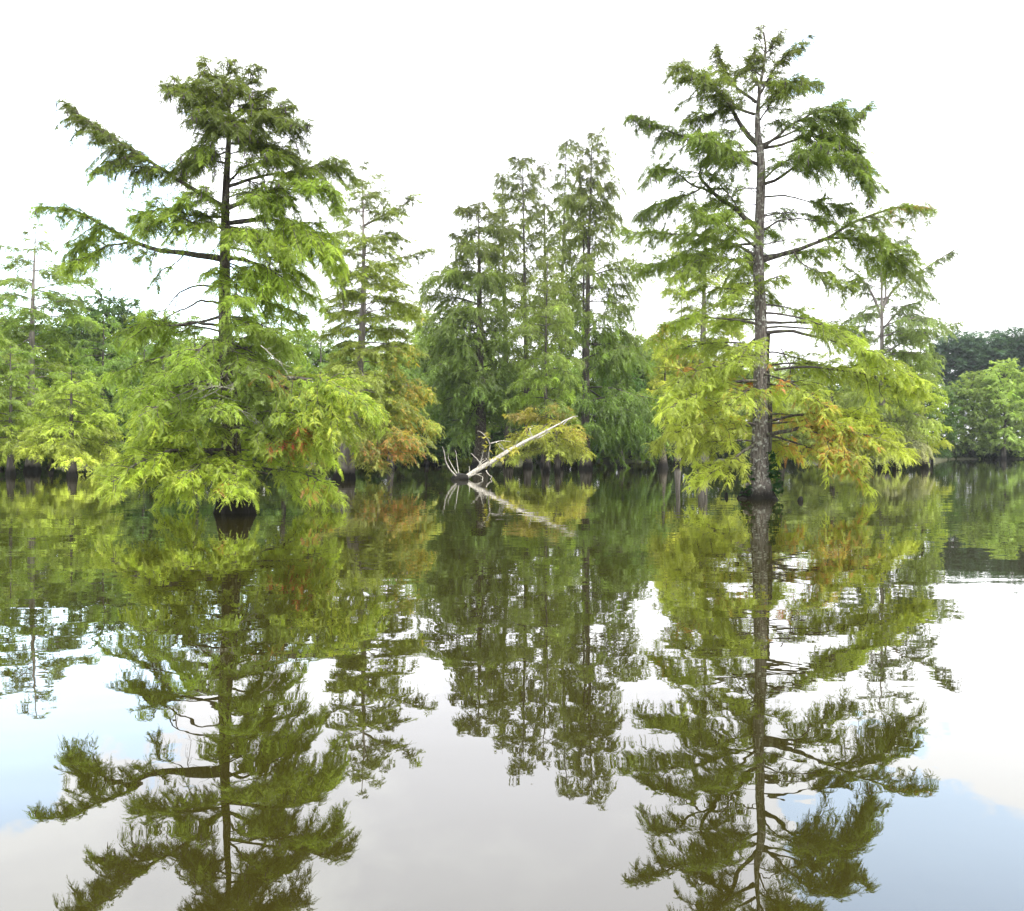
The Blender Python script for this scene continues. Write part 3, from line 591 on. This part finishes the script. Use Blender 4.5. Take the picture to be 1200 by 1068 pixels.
mid_tree('mid green cypress in the second row left of the broad tree', 551, 122, (122, 368), 8, [(370, 14), (420, 38), (480, 42), (535, 40)], 44, [(370, G3), (470, (.10, .15, .02)), (550, (.13, .17, .02))], el=(0, 25), seed=3)
mid_tree('cypress just outside the left frame edge, its right limbs reaching in', 556, -48, (-42, 330), 14, [(330, 15), (400, 60), (470, 70), (545, 70)], 50, [(330, (.09, .13, .02)), (550, (.18, .21, .025))], seed=4)
mid_tree('thin-trunked cypress in the shaded gap left of the broad tree', 548, 168, (170, 385), 5, [(388, 12), (430, 28), (500, 22)], 26, [(385, G3), (550, DG)], y_low=500, seed=5)
mid_tree('second thin cypress in the shaded gap, nearer the broad tree', 547, 188, (192, 372), 5, [(372, 12), (430, 30), (500, 22)], 26, [(372, G3), (550, G2)], y_low=495, seed=6)
mid_tree('green cypress directly behind the broad tree trunk', 551, 232, (228, 365), 7, [(368, 15), (430, 42), (530, 45)], 34, [(365, (.10, .14, .02)), (550, G2)], seed=7)
mid_tree('cypress filling the space behind the broad tree, right of its trunk', 552, 332, (330, 335), 8, [(338, 12), (400, 48), (470, 52), (540, 48)], 46, [(335, (.12, .16, .02)), (450, (.10, .15, .02)), (550, G3)], seed=8)
mid_tree('rounded green cypress behind the yellow-green limb of the broad tree', 553, 378, (376, 392), 8, [(395, 14), (450, 38), (540, 45)], 36, [(392, G3), (550, (.09, .13, .02))], seed=9)
mid_tree('thin-topped cypress between broad tree and centre clump, orange-tinged lower right side', 562, 403, (425, 196), 16, [(196, 8), (240, 35, 55), (290, 45, 62), (340, 55, 68), (400, 50, 82), (450, 50, 88), (500, 50, 92), (545, 55, 82)], 120,
    [(196, (.075, .09, .025)), (280, (.10, .125, .02)), (360, (.14, .17, .024)), (450, (.13, .155, .024)), (560, (.13, .14, .024))],
    spots=[(478, 430, 26, ORANGE, .4), (486, 462, 20, ORANGE, .45), (505, 385, 16, ORANGE, .3), (480, 500, 26, ORANGE, .5), (475, 530, 26, RUST, .55), (445, 530, 20, RUST, .3)],
    thin_top=.62, el=(0, 32), lean=[(403, 0), (408, .12), (420, .3), (424, .5), (425, .7), (425, 1)], bark=BARK_PALE, dens=1.05,
    forks=[([(425, 265, 0), (445, 258, -.5), (470, 248, -.8), (490, 234, -1)], .05, .3, .9), ([(424, 300, 0), (395, 290, .3), (372, 270, .5)], .05, .3, .9), ([(424, 320, 0), (450, 305, .6), (505, 288, 1)], .05, .4, .8), ([(402, 372, 0), (402, 340, 0), (398, 320, 0)], .06, .4, .7)])
mid_tree('green cypress behind the orange-tinged one', 550, 458, (455, 372), 7, [(375, 12), (430, 40), (535, 46)], 34, [(372, G3), (550, (.08, .12, .022))], seed=11)
# centre clump
CG = 'cypresses of the tall centre clump'
mid_tree('leftmost cypress of the centre clump, thickest dark trunk and pointed crown', 548, 565, (561, 238), 17, [(240, 27), (290, 48, 51), (330, 70, 54), (400, 70, 57), (470, 65, 51), (530, 57, 51)], 97, [(238, (0.070, 0.082, 0.014)), (330, (0.077, 0.103, 0.013)), (550, (0.065, 0.108, 0.013))], group=CG, upr=.6, wild=.3, dens=.9, el=(5, 47), hang=.6, thin_top=1.5, bark=BARK_BROWN, y_low=485)
mid_tree('second cypress from the left in the centre clump', 545, 595, (588, 200), 10, [(200, 24), (240, 30, 30), (320, 38), (400, 43), (490, 38)], 59, [(200, (0.065, 0.076, 0.016)), (400, (0.094, 0.123, 0.014)), (550, (0.083, 0.123, 0.013))], group=CG, upr=.6, wild=.3, dens=.9, el=(20, 60), hang=.7, y_low=500, thin_top=1.5)
mid_tree('third cypress from the left in the centre clump, rounded top', 547, 618, (612, 183), 9, [(183, 30), (215, 38, 32), (290, 38), (340, 40), (480, 38)], 66, [(183, (0.059, 0.072, 0.016)), (400, (0.100, 0.123, 0.014)), (550, (0.083, 0.123, 0.013))], group=CG, upr=.6, wild=.3, dens=.9, el=(25, 60), hang=.7, y_low=480, thin_top=1.5)
mid_tree('fourth cypress from the left in the centre clump, bare mid trunk', 546, 641, (637, 190), 9, [(190, 27), (230, 30), (300, 27), (380, 38), (480, 38)], 52, [(190, (0.065, 0.074, 0.016)), (400, (0.094, 0.123, 0.014)), (550, (0.083, 0.123, 0.013))], group=CG, upr=.6, wild=.3, dens=.9, el=(25, 60), hang=.7, y_low=470, thin_top=1.5)
mid_tree('fifth cypress from the left in the centre clump, tall thin crown', 548, 657, (664, 165), 9, [(165, 27), (210, 30), (300, 35), (380, 38), (480, 38)], 64, [(165, (0.065, 0.082, 0.020)), (400, (0.094, 0.123, 0.014)), (550, (0.083, 0.123, 0.013))], group=CG, upr=.6, wild=.3, dens=.9, el=(25, 60), hang=.8, y_low=480, thin_top=1.5)
mid_tree('tallest cypress of the centre clump, at its right end above drooping dark limbs', 550, 686, (694, 158), 12, [(158, 25), (195, 35, 40), (260, 43, 57), (330, 48, 65), (400, 51, 81), (470, 48, 86), (530, 43, 84)], 111, [(158, (0.070, 0.082, 0.016)), (330, (0.088, 0.113, 0.016)), (430, (0.077, 0.119, 0.013)), (550, (0.065, 0.108, 0.011))], group=CG, upr=.6, wild=.3, dens=.9, el=(0, 60), hang=.8, thin_top=1.5, y_low=505,
    forks=[([(688, 262, 0), (700, 240, 0), (722, 222, 0)], .06, .3, .9), ([(683, 545, .3), (684, 400, .3), (684, 250, .3), (678, 200, .3)], .14, .75, .8)])
mid_tree('shorter pale green cypress standing in front of the centre clump', 553, 640, (642, 292), 6, [(294, 10), (330, 34), (370, 42), (430, 46), (480, 44)], 46, [(292, (0.100, 0.119, 0.026)), (400, (0.100, 0.133, 0.022)), (480, (0.118, 0.165, 0.018))], group=CG, el=(0, 35), hang=.6, y_low=475, seed=20)
mid_tree('low cypress skirt of yellowish brown sprays at the foot of the centre clump', 554, 655, (640, 472), 5, [(474, 25), (495, 60, 42), (520, 66, 44), (545, 66, 44)], 30, [(470, (0.176, 0.155, 0.026)), (500, (0.200, 0.206, 0.022)), (550, (0.152, 0.175, 0.022))], spots=[(600, 495, 20, (0.187, 0.123, 0.029), .3), (690, 505, 25, (0.187, 0.123, 0.029), .25)], group=CG, el=(-8, 25), hang=.45, y_low=525, seed=21)
mid_tree('dark drooping cypress in the gap right of the centre clump', 547, 728, (728, 395), 7, [(395, 12), (450, 30), (530, 30)], 36, [(395, G2), (550, DG)], el=(-5, 25), hang=.9, y_low=510, seed=22)
# right side
mid_tree('yellowish cypress with a pale trunk standing behind the tallest tree, left side', 547, 822, (828, 238), 14, [(240, 12), (285, 42), (340, 50), (400, 52), (460, 46), (500, 42)], 70, [(238, (.11, .13, .03)), (380, (.17, .2, .03)), (520, (.2, .22, .03))], spots=[(810, 410, 30, ORANGE, .2)], bark=BARK_PALE, el=(5, 35), y_low=495, thin_top=.8)
mid_tree('slim dark-stemmed cypress with swollen foot left of the tallest tree', 549, 777, (782, 398), 7, [(400, 14), (440, 26), (480, 26)], 30, [(398, (.20, .22, .03)), (500, (.3, .3, .04))], bark=BARK_BROWN, y_low=478, flare=1.2, seed=24)
mid_tree('grey slender cypress just right of the dark slim stem', 545, 793, (800, 330), 7, [(332, 12), (400, 34), (480, 34)], 36, [(330, (.13, .16, .03)), (500, (.15, .19, .03))], y_low=482, bark=BARK_PALE, seed=25)
mid_tree('airy cypress with pinkish forked top, right of the tallest tree', 550, 1035, (1033, 262), 10, [(262, 15, 25), (300, 40, 50), (340, 40, 58), (375, 48, 84), (430, 45, 60), (500, 46, 50), (535, 40)], 74, [(262, (.07, .085, .03)), (380, (.085, .115, .03)), (460, (.13, .17, .03)), (550, (.17, .19, .04))], thin_top=.6, el=(0, 38), hang=.6,
    forks=[([(1033, 372, 0), (1022, 345, 0), (1005, 325, -.3), (985, 312, -.5)], .12, .5, 1.0), ([(1034, 365, 0), (1038, 342, 0), (1034, 300, 0)], .12, .5, 1.0), ([(1034, 362, 0), (1050, 338, .3), (1085, 315, .6), (1124, 290, .8)], .12, .35, 1.3), ([(1035, 385, 0), (1055, 362, -.4), (1075, 355, -.6)], .09, .4, 1.1), ([(1035, 415, 0), (1070, 395, -.3), (1122, 378, -.5)], .09, .35, 1.2)], bark=BARK_PALE)
mid_tree('conical layered cypress at the right, between airy tree and far bank', 548, 1084, (1078, 396), 9, [(398, 10), (430, 28, 24), (470, 34, 28), (535, 36, 28)], 52, [(396, (.10, .14, .025)), (470, (.15, .2, .025)), (550, (.21, .23, .03))], el=(-2, 25), seed=27)
mid_tree('low grey mossy cypress at the water under the airy tree', 550, 1052, (1050, 478), 7, [(480, 15), (505, 38), (540, 42)], 30, [(478, (.16, .18, .08)), (550, (.2, .2, .09))], el=(0, 20), hang=.7, seed=28)
mid_tree('pale green cypress behind the yellow limbs of the tallest tree', 545, 975, (972, 408), 8, [(410, 14), (450, 48), (530, 55)], 40, [(408, (.14, .17, .04)), (550, (.16, .19, .04))], seed=29)
mid_tree('pale cypress directly behind the tallest trunk', 545, 915, (912, 428), 8, [(430, 14), (470, 46), (530, 50)], 36, [(428, (.13, .16, .04)), (550, (.15, .18, .04))], seed=30)

# ---------------------------------------------------------------- the wooded background: a few kinds, each copy a tree of its own
def proto(kind, seed, cols, name, cat):
    global rng
    rng = np.random.default_rng(seed); random.seed(seed)
    root = tag(empty(name, (0, 0, 0)), 'x', cat)
    T = Tree(leaf=.19, leafw=.075, pairs=4, twig=.5, sstep=.20, tstep=.10); g = Geo()
    P, r = trunk_geo(g, [(0, 0, -1), (0, 0, 0), (.15, .1, 4), (0, 0, 9.6)], [.3, .24, .18, .1, .03], 9, .5, .6, 5, seed, 24)
    n = 62
    for i in range(n):
        q = (i + rng.random()) / n; az = i * 2.4 + rng.uniform(-.4, .4)
        if kind == 'cone': z = 9.6 - 8.8 * q; ln = (.5 + 2.7 * q ** .7) * rng.uniform(.7, 1.1); e = R(30 - 30 * q); dr = .3
        elif kind == 'round': z = 8.2 - 7.2 * q; ln = (1.6 + 2.6 * math.sin(math.pi * min(1, q * .9 + .12))) * rng.uniform(.7, 1.1); e = R(70 - 70 * q); dr = .15
        else: z = 9.6 - 4.2 * q; ln = (1.0 + 1.9 * math.sin(math.pi * min(1, q + .15))) * rng.uniform(.7, 1.1); e = R(45 - 40 * q); dr = .1
        p0 = P[np.argmin(np.abs(P[:, 2] - z))]; poly = limb_poly(p0, az, ln, e, dr, 8, .08)
        poly[:, 2] = np.maximum(poly[:, 2], .4)
        g.tubes(poly, np.linspace(.06, .015, 8), 4); T.foliate(poly, .25, 1.25, hang=.4 if kind != 'pine' else .1)
    g.build('trunk', BARK_FAR, root, (0, 0, 0), True)
    T.leaves(lambda O, SV: np.clip(1.5 * interp_col(O[:, 2], cols) * np.exp(SV * .22 + .25 * hash_noise(O, .8, seed))[:, None], .005, .6), .4 if kind != 'pine' else .05, 'crown', FAR_LEAF, root)
    return root
PR = [proto('cone', 31, [(0, (.15, .18, .04)), (10, (.10, .14, .035))], 'bald_cypress', 'tree'),
      proto('round', 32, [(0, (.08, .12, .03)), (10, (.10, .15, .035))], 'broadleaf_tree', 'tree'),
      proto('round', 33, [(0, (.13, .18, .045)), (10, (.17, .225, .055))], 'broadleaf_tree', 'tree'),
      proto('pine', 34, [(0, (.035, .06, .04)), (10, (.045, .08, .052))], 'pine_tree', 'tree'),
      proto('round', 35, [(0, (.03, .06, .015)), (10, (.05, .09, .02))], 'broadleaf_tree', 'tree')]
used = set()
def plant(k, px, top, yw, label, fat=1.0, group=None):
    Y = dist_of(yw); z0 = float(ground_z(np.array(float(px)), np.array(Y))); z0 = max(z0, 0) - .02
    h = (HOR - top) / F * Y + CAMH - z0; s = h / 9.9
    loc = ((px - CX) / F * Y, Y, z0); rot = random.uniform(0, 6.28)
    if k not in used:
        used.add(k); r = PR[k]; r.location = loc; r.rotation_euler = (0, 0, rot); r.scale = (s * fat, s * fat, s); r['label'] = label
        if group: r['group'] = group
    else: r = copy_thing(PR[k], loc, rot, (s * fat, s * fat, s), label, group)
    return r
BGL = 'trees on the bank behind the lake'
random.seed(3)
ML = 'background tree mostly hidden in the thicket behind the left-hand cypresses'
MC = 'background tree mostly hidden behind the centre clump and its neighbours'
MR = 'background tree mostly hidden behind the yellow-leaved right-hand cypresses'
plant(4, 128, 346, 545, 'dark green round-crowned tree rising behind the left bank, highest of its row', 1.0, BGL)
plant(1, 98, 372, 545, 'round tree just left of the dark high crown behind the left bank', 1.1, BGL)
plant(2, 160, 378, 545, 'paler rounded tree just right of the dark high crown behind the left bank', 1.0, BGL)
for k, px, top, yw, f in ((1, -130, 360, 544, 1.3), (4, -80, 370, 544, 1.3), (2, -20, 372, 544, 1.2), (0, 20, 380, 545, 1.2), (4, 60, 376, 543, 1.2), (4, 60, 470, 550, 1.7), (4, 135, 480, 549, 1.7), (4, 0, 480, 550, 1.7),
                      (1, 205, 392, 543, 1.3), (4, 175, 440, 547, 1.4), (4, 212, 450, 547, 1.4), (1, 255, 395, 543, 1.3), (4, 290, 440, 546, 1.5), (0, 305, 385, 544, 1.3), (1, 350, 390, 543, 1.3), (4, 350, 470, 547, 1.6)):
    plant(k, px, top, yw, ML, f, BGL)
for k, px, top, yw, f in ((1, 400, 400, 543, 1.3), (4, 415, 460, 547, 1.6), (0, 440, 405, 543, 1.3), (1, 480, 402, 544, 1.2), (4, 500, 480, 546, 1.5), (2, 505, 385, 543, 1.1), (1, 535, 395, 542, 1.2), (1, 528, 455, 543, 1.4), (1, 560, 408, 541, 1.2), (4, 575, 450, 543, 1.4), (1, 600, 425, 541, 1.3),
                      (4, 625, 455, 542, 1.4), (1, 650, 430, 540, 1.3), (4, 680, 445, 541, 1.4), (1, 705, 405, 540, 1.2), (2, 735, 395, 540.5, 1.1), (1, 752, 410, 541, 1.2), (2, 515, 372, 544, 1.0), (4, 740, 470, 541, 1.5)):
    plant(k, px, top, yw, MC, f, BGL)
for k, px, top, yw, f in ((2, 765, 402, 540, 1.2), (1, 750, 470, 540.5, 1.4), (1, 795, 398, 541, 1.3), (2, 830, 430, 541, 1.3), (4, 850, 480, 542, 1.5), (1, 865, 428, 541, 1.3), (2, 900, 425, 541, 1.3), (1, 935, 430, 541, 1.2), (2, 960, 432, 541, 1.2), (4, 985, 452, 542, 1.4), (1, 1005, 430, 541, 1.2), (4, 1025, 448, 542, 1.4), (1, 1050, 436, 541, 1.2), (4, 1090, 455, 542, 1.3)):
    plant(k, px, top, yw, MR, f, BGL)
plant(2, 1138, 440, 538, 'pale green rounded tree first past the conical cypress on the far right bank', 1.0, BGL)
plant(2, 1176, 426, 538.2, 'pale green tree with a whitish flared foot on the far right bank', 1.05, BGL)
plant(2, 1215, 432, 538, 'pale green tree cut by the right picture edge on the far bank', 1.0, BGL)
plant(1, 1118, 452, 538, 'darker green tree tucked against the conical cypress on the far bank', 1.0, BGL)
plant(1, 1157, 452, 537.5, 'darker green tree between the two pale rounded ones on the far bank', 1.1, BGL)
plant(1, 1197, 448, 537.5, 'darker green tree behind the pale ones near the right picture edge', 1.1, BGL)
plant(2, 1260, 430, 538, 'rounded tree beyond the right picture edge on the far bank', 1.1, BGL)
plant(2, 1310, 436, 538, 'second rounded tree beyond the right picture edge', 1.2, BGL)
for i, (px, top) in enumerate(((1112, 410), (1129, 401), (1150, 419), (1166, 408), (1186, 398), (1206, 407), (1235, 402), (1270, 406))):
    plant(3, px, top, 534, ['leftmost dark blue-green pine above the far right bank', 'dark pine with a rounded head, second from the left above the far bank', 'lower dark pine in the dip of the far skyline', 'dark pine right of the dip in the far skyline', 'dark pine on the highest part of the far right skyline', 'dark pine at the right picture edge on the skyline', 'dark pine beyond the right picture edge', 'farthest dark pine beyond the right picture edge'][i], 1.1, 'dark pines on the far skyline')

# ---------------------------------------------------------------- undergrowth and grass along the bank (uncountable)
def scrub(name, label, cat, spec, cols, leaf, twig, hmax):
    rs = np.random.default_rng(77); T = Tree(leaf=leaf, leafw=leaf * .4, pairs=3, twig=twig)
    px = np.concatenate([rs.uniform(a, b, n) for a, b, d0, d1, n, h in spec]); d = np.concatenate([rs.uniform(d0, d1, n) for a, b, d0, d1, n, h in spec]); hh = np.concatenate([np.full(n, h) for a, b, d0, d1, n, h in spec])
    Y = shore(px) + d; X = (px - CX) / F * Y; z = np.maximum(ground_z(px, Y), 0) + rs.uniform(0, 1, len(px)) ** 1.3 * hh * (.55 + .45 * np.sin(px * .21) * np.sin(px * .047 + 2))
    T.O = [np.stack([X, Y, z], -1)]; D = rs.normal(0, 1, (len(px), 3)); D[:, 2] = np.abs(D[:, 2]) * (1.5 if name == 'grass' else .5); T.D = [nrm(D)]
    T.TL = [twig * rs.uniform(.5, 1.3, len(px))]; T.SV = [np.sin(px * .5) * .6 + rs.normal(0, .6, len(px))]
    o = T.leaves(lambda O, SV: np.clip(np.array(cols) * np.exp(SV * .3)[:, None], .005, .5), .3, name, LEAF); tag(o, label, cat, None, 'stuff')
scrub('undergrowth', 'dark green scrub, canopy shade painted in, lining the water edge under the trees', 'undergrowth', [(-200, 520, 0, 5, 26000, 3.2), (505, 720, 1, 6, 12000, 3.4), (760, 1115, 0, 5, 20000, 3.2), (1100, 1350, 0, 5, 11000, 2.6)], (.022, .038, .010), .24, .45, 1.5)  # leaf colour kept near black to paint the shade under the canopy
scrub('grass', 'pale yellow-green grass on the low bank in the open gaps', 'grass', [(515, 570, 0, 6, 2500, .5), (700, 775, 0, 7, 3500, .6)], (.2, .24, .06), .25, .4, .6)

# ---------------------------------------------------------------- fallen bleached tree lying out of the water
def fallen():
    Y = dist_of(562); base = W(538, 562, Y); base[2] = 0
    root = tag(empty('fallen_tree', base), 'bleached white dead tree leaning out of the water, tip pointing up to the right', 'fallen tree')
    p = lambda x, y, d=0.0: W(x, y, Y + d) + np.array([0, 0, 0.0])
    g = Geo(); P = smooth([*[(1 - q) * p(541, 562, 0) + q * p(677, 488, 8) + UP * .1 * math.sin(q * 3.1) for q in (-.09, 0, .2, .4, .6, .8, 1)]], 40)
    P[2:-1] += np.cumsum(rng.normal(0, .014, (37, 3)), 0)
    g.tubes(P, np.interp(np.linspace(0, 1, 40), [0, .15, .6, 1], [.17, .135, .085, .02]), 12, lambda th, PP: 1 + .1 * np.cos(3 * th + PP[..., 0:1] * 2) + .05 * np.cos(7 * th - PP[..., 0:1] * 5))
    g.build('trunk', DEADWOOD, root, base, True)
    for i, (pts, r) in enumerate([([(537, 560, -.3), (528, 551, -.5), (522, 540, -.6), (520, 528, -.6), (518, 522, -.6)], .05), ([(537, 559, .2), (531, 548, .5), (526, 538, .7), (525, 530, .8)], .035), ([(538, 558, .6), (536, 542, 1), (535, 532, 1.2), (533, 526, 1.3)], .03),
                               ([(568, 549, 1.6), (560, 540, 1.3), (551, 531, 1)], .05), ([(574, 546, 1.8), (573, 534, 1.6), (574, 522, 1.5), (569, 514, 1.3), (562, 508, 1.1), (557, 506, 1)], .05), ([(574, 520, 1.5), (582, 518, 1.7), (590, 516, 1.9), (598, 517, 2)], .035),
                               ([(570, 552, 1.4), (573, 557, .9), (576, 560, .6), (570, 566, .4)], .035), ([(556, 556, .8), (563, 558, .4), (565, 561, .2), (560, 566, 0)], .03), ([(660, 498, 7), (668, 492, 7.2), (676, 490, 7.6)], .03),
                               ([(596, 535, 3), (588, 524, 2.8), (584, 519, 2.7)], .025)]):
        q = smooth([p(*a) for a in pts], 14); q[1:] += np.cumsum(rng.normal(0, .012, (13, 3)), 0)
        b = Geo(); b.tubes(q, np.linspace(r, r * .3, 14), 6); b.build('branch', DEADWOOD, root, base, True)
    rs = np.random.default_rng(12)
    for i in range(26):                              # fine snapped twigs, thickest round the water end
        q = rs.random() ** 1.6 * .8 + .02; o = (1 - q) * p(541, 562, 0) + q * p(677, 488, 8); ln = rs.uniform(.25, 1.1) * (1.15 - q)
        d = nrm(np.array([rs.normal(-.2, .8), rs.normal(0, .6), rs.uniform(.1, 1.2)])); t = np.linspace(0, 1, 7)
        Q = o + d * (ln * t)[:, None] + np.cumsum(rs.normal(0, .05 * ln, (7, 3)), 0) * (t > 0)[:, None]
        b = Geo(); b.tubes(Q, np.linspace(.032, .012, 7), 4); b.build('twig', DEADWOOD, root, base)
    g = Geo(); th = np.linspace(0, 1, 8); g.tubes(smooth([p(532, 566, -.3), p(537, 561, -.2), p(547, 560.5, 0)], 8), .2 + .07 * np.sin(th * 3), 9, lambda t, PP: 1 + .2 * np.cos(3 * t + 1)); g.build('stump', BARK_BROWN, root, base, True)
    T = Tree(leaf=.13, leafw=.05, pairs=4, twig=.3, sstep=.2, tstep=.12)
    for pts, sp in (([(575, 545, 1.7), (573, 530, 1.6), (572, 520, 1.5)], .35), ([(580, 540, 2), (590, 534, 2.4), (604, 526, 3)], .4), ([(562, 514, 1.2), (566, 510, 1.2), (572, 512, 1.3)], .25), ([(585, 520, 2), (597, 524, 2.4), (606, 528, 3)], .3)):
        T.O, T.D, T.TL, T.SV = [], [], [], []
        T.foliate(smooth([p(*a) for a in pts], 8), 0, sp, hang=.2)
        T.leaves(lambda O, SV: np.tile((.40, .37, .06), (len(O), 1)) * np.exp(SV * .2)[:, None], .3, 'sprout', LEAF, root, base)['label'] = 'yellow-green leafy sprout on the dead trunk'
fallen()

# ---------------------------------------------------------------- small things standing in or lying on the water
def knee(px, py, w, h, label, sq=1.0):
    Y = dist_of(py); S = Y / F; b = W(px, py, Y); b[2] = 0; g = Geo(); k = 14; z = np.linspace(-.15, h * S, k)
    P = np.stack([b[0] + .02 * np.sin(z * 9), np.full(k, b[1]), z], -1)
    rr = w * S / 2 * np.sqrt(np.clip(1 - (np.clip(z, 0, None) / (h * S)) ** 3, .0, 1)) * (1.1 - .25 * z / (h * S)); rr[-1] = .004
    g.tubes(P, rr, 12, lambda th, PP: 1 + .12 * np.cos(3 * th + px) + .06 * np.cos(7 * th + PP[..., 2:3] * 6))
    tag(g.build('cypress_knee', BARK_BROWN, None, tuple(b), True), label, 'cypress knee', 'cypress knees poking out of the lake')
knee(851, 583, 4, 6, 'small dark cypress knee left of the tallest trunk foot')
knee(938, 587.5, 6, 6, 'blunt dark cypress knee in open water right of the tallest tree')
knee(871, 585, 9, 2.6, 'low root hump touching the left side of the tallest trunk'); knee(908, 585.5, 7, 3.5, 'low root hump touching the right side of the tallest trunk')
def floating_leaf(px, py, ln, label, rot):
    Y = CAMH * F / (py - HOR); b = W(px, py, Y); b[2] = .012; g = Geo(); u = np.linspace(0, 1, 7)
    w = np.sin(np.pi * u ** .8) * ln * .28 + .001; A = np.stack([u * ln, w, .006 * np.sin(u * 5) + w * .25], -1); C = np.stack([u * ln, 0 * u, .003 * np.sin(u * 5)], -1); B = A * [1, -1, 1]
    for X_, Y_ in ((A, C), (C, B)):
        V = np.concatenate([X_, Y_, X_ + [0, 0, .002], Y_ + [0, 0, .002]]); i = np.arange(6)
        g.add(V, np.concatenate([np.stack([i, i + 1, i + 8, i + 7], -1), np.stack([i + 14, i + 21, i + 22, i + 15], -1)]))
    o = g.build('floating_leaf', DEADWOOD, None, tuple(b)); o.rotation_euler = (0, 0, rot); tag(o, label, 'leaf')
floating_leaf(1040, 1041, .035, 'small pale leaf floating in the near water at lower right', .5)
floating_leaf(723, 635, .28, 'white feather-like leaf floating below the centre clump reflection', .9)

# ---------------------------------------------------------------- the air: faint haze that softens the far bank
def haze():
    g = Geo(); x, y0, y1, z0, z1 = 420, -20, 420, -2.6, 46
    V = np.array([[a, b, c] for a in (-x, x) for b in (y0, y1) for c in (z0, z1)], float)
    g.add(V, np.array([[0, 1, 3, 2], [4, 6, 7, 5], [0, 4, 5, 1], [2, 3, 7, 6], [0, 2, 6, 4], [1, 5, 7, 3]]))
    m = bpy.data.materials.new('haze'); m.use_nodes = True; t = m.node_tree; t.nodes.clear()
    out = N(t, 'ShaderNodeOutputMaterial'); v = N(t, 'ShaderNodeVolumePrincipled'); v.inputs['Color'].default_value = (.86, .92, 1, 1); v.inputs['Density'].default_value = .00015
    t.links.new(v.outputs[0], out.inputs['Volume'])
    tag(g.build('haze', m), 'thin pale haze over the lake', 'haze', None, 'stuff')
haze()
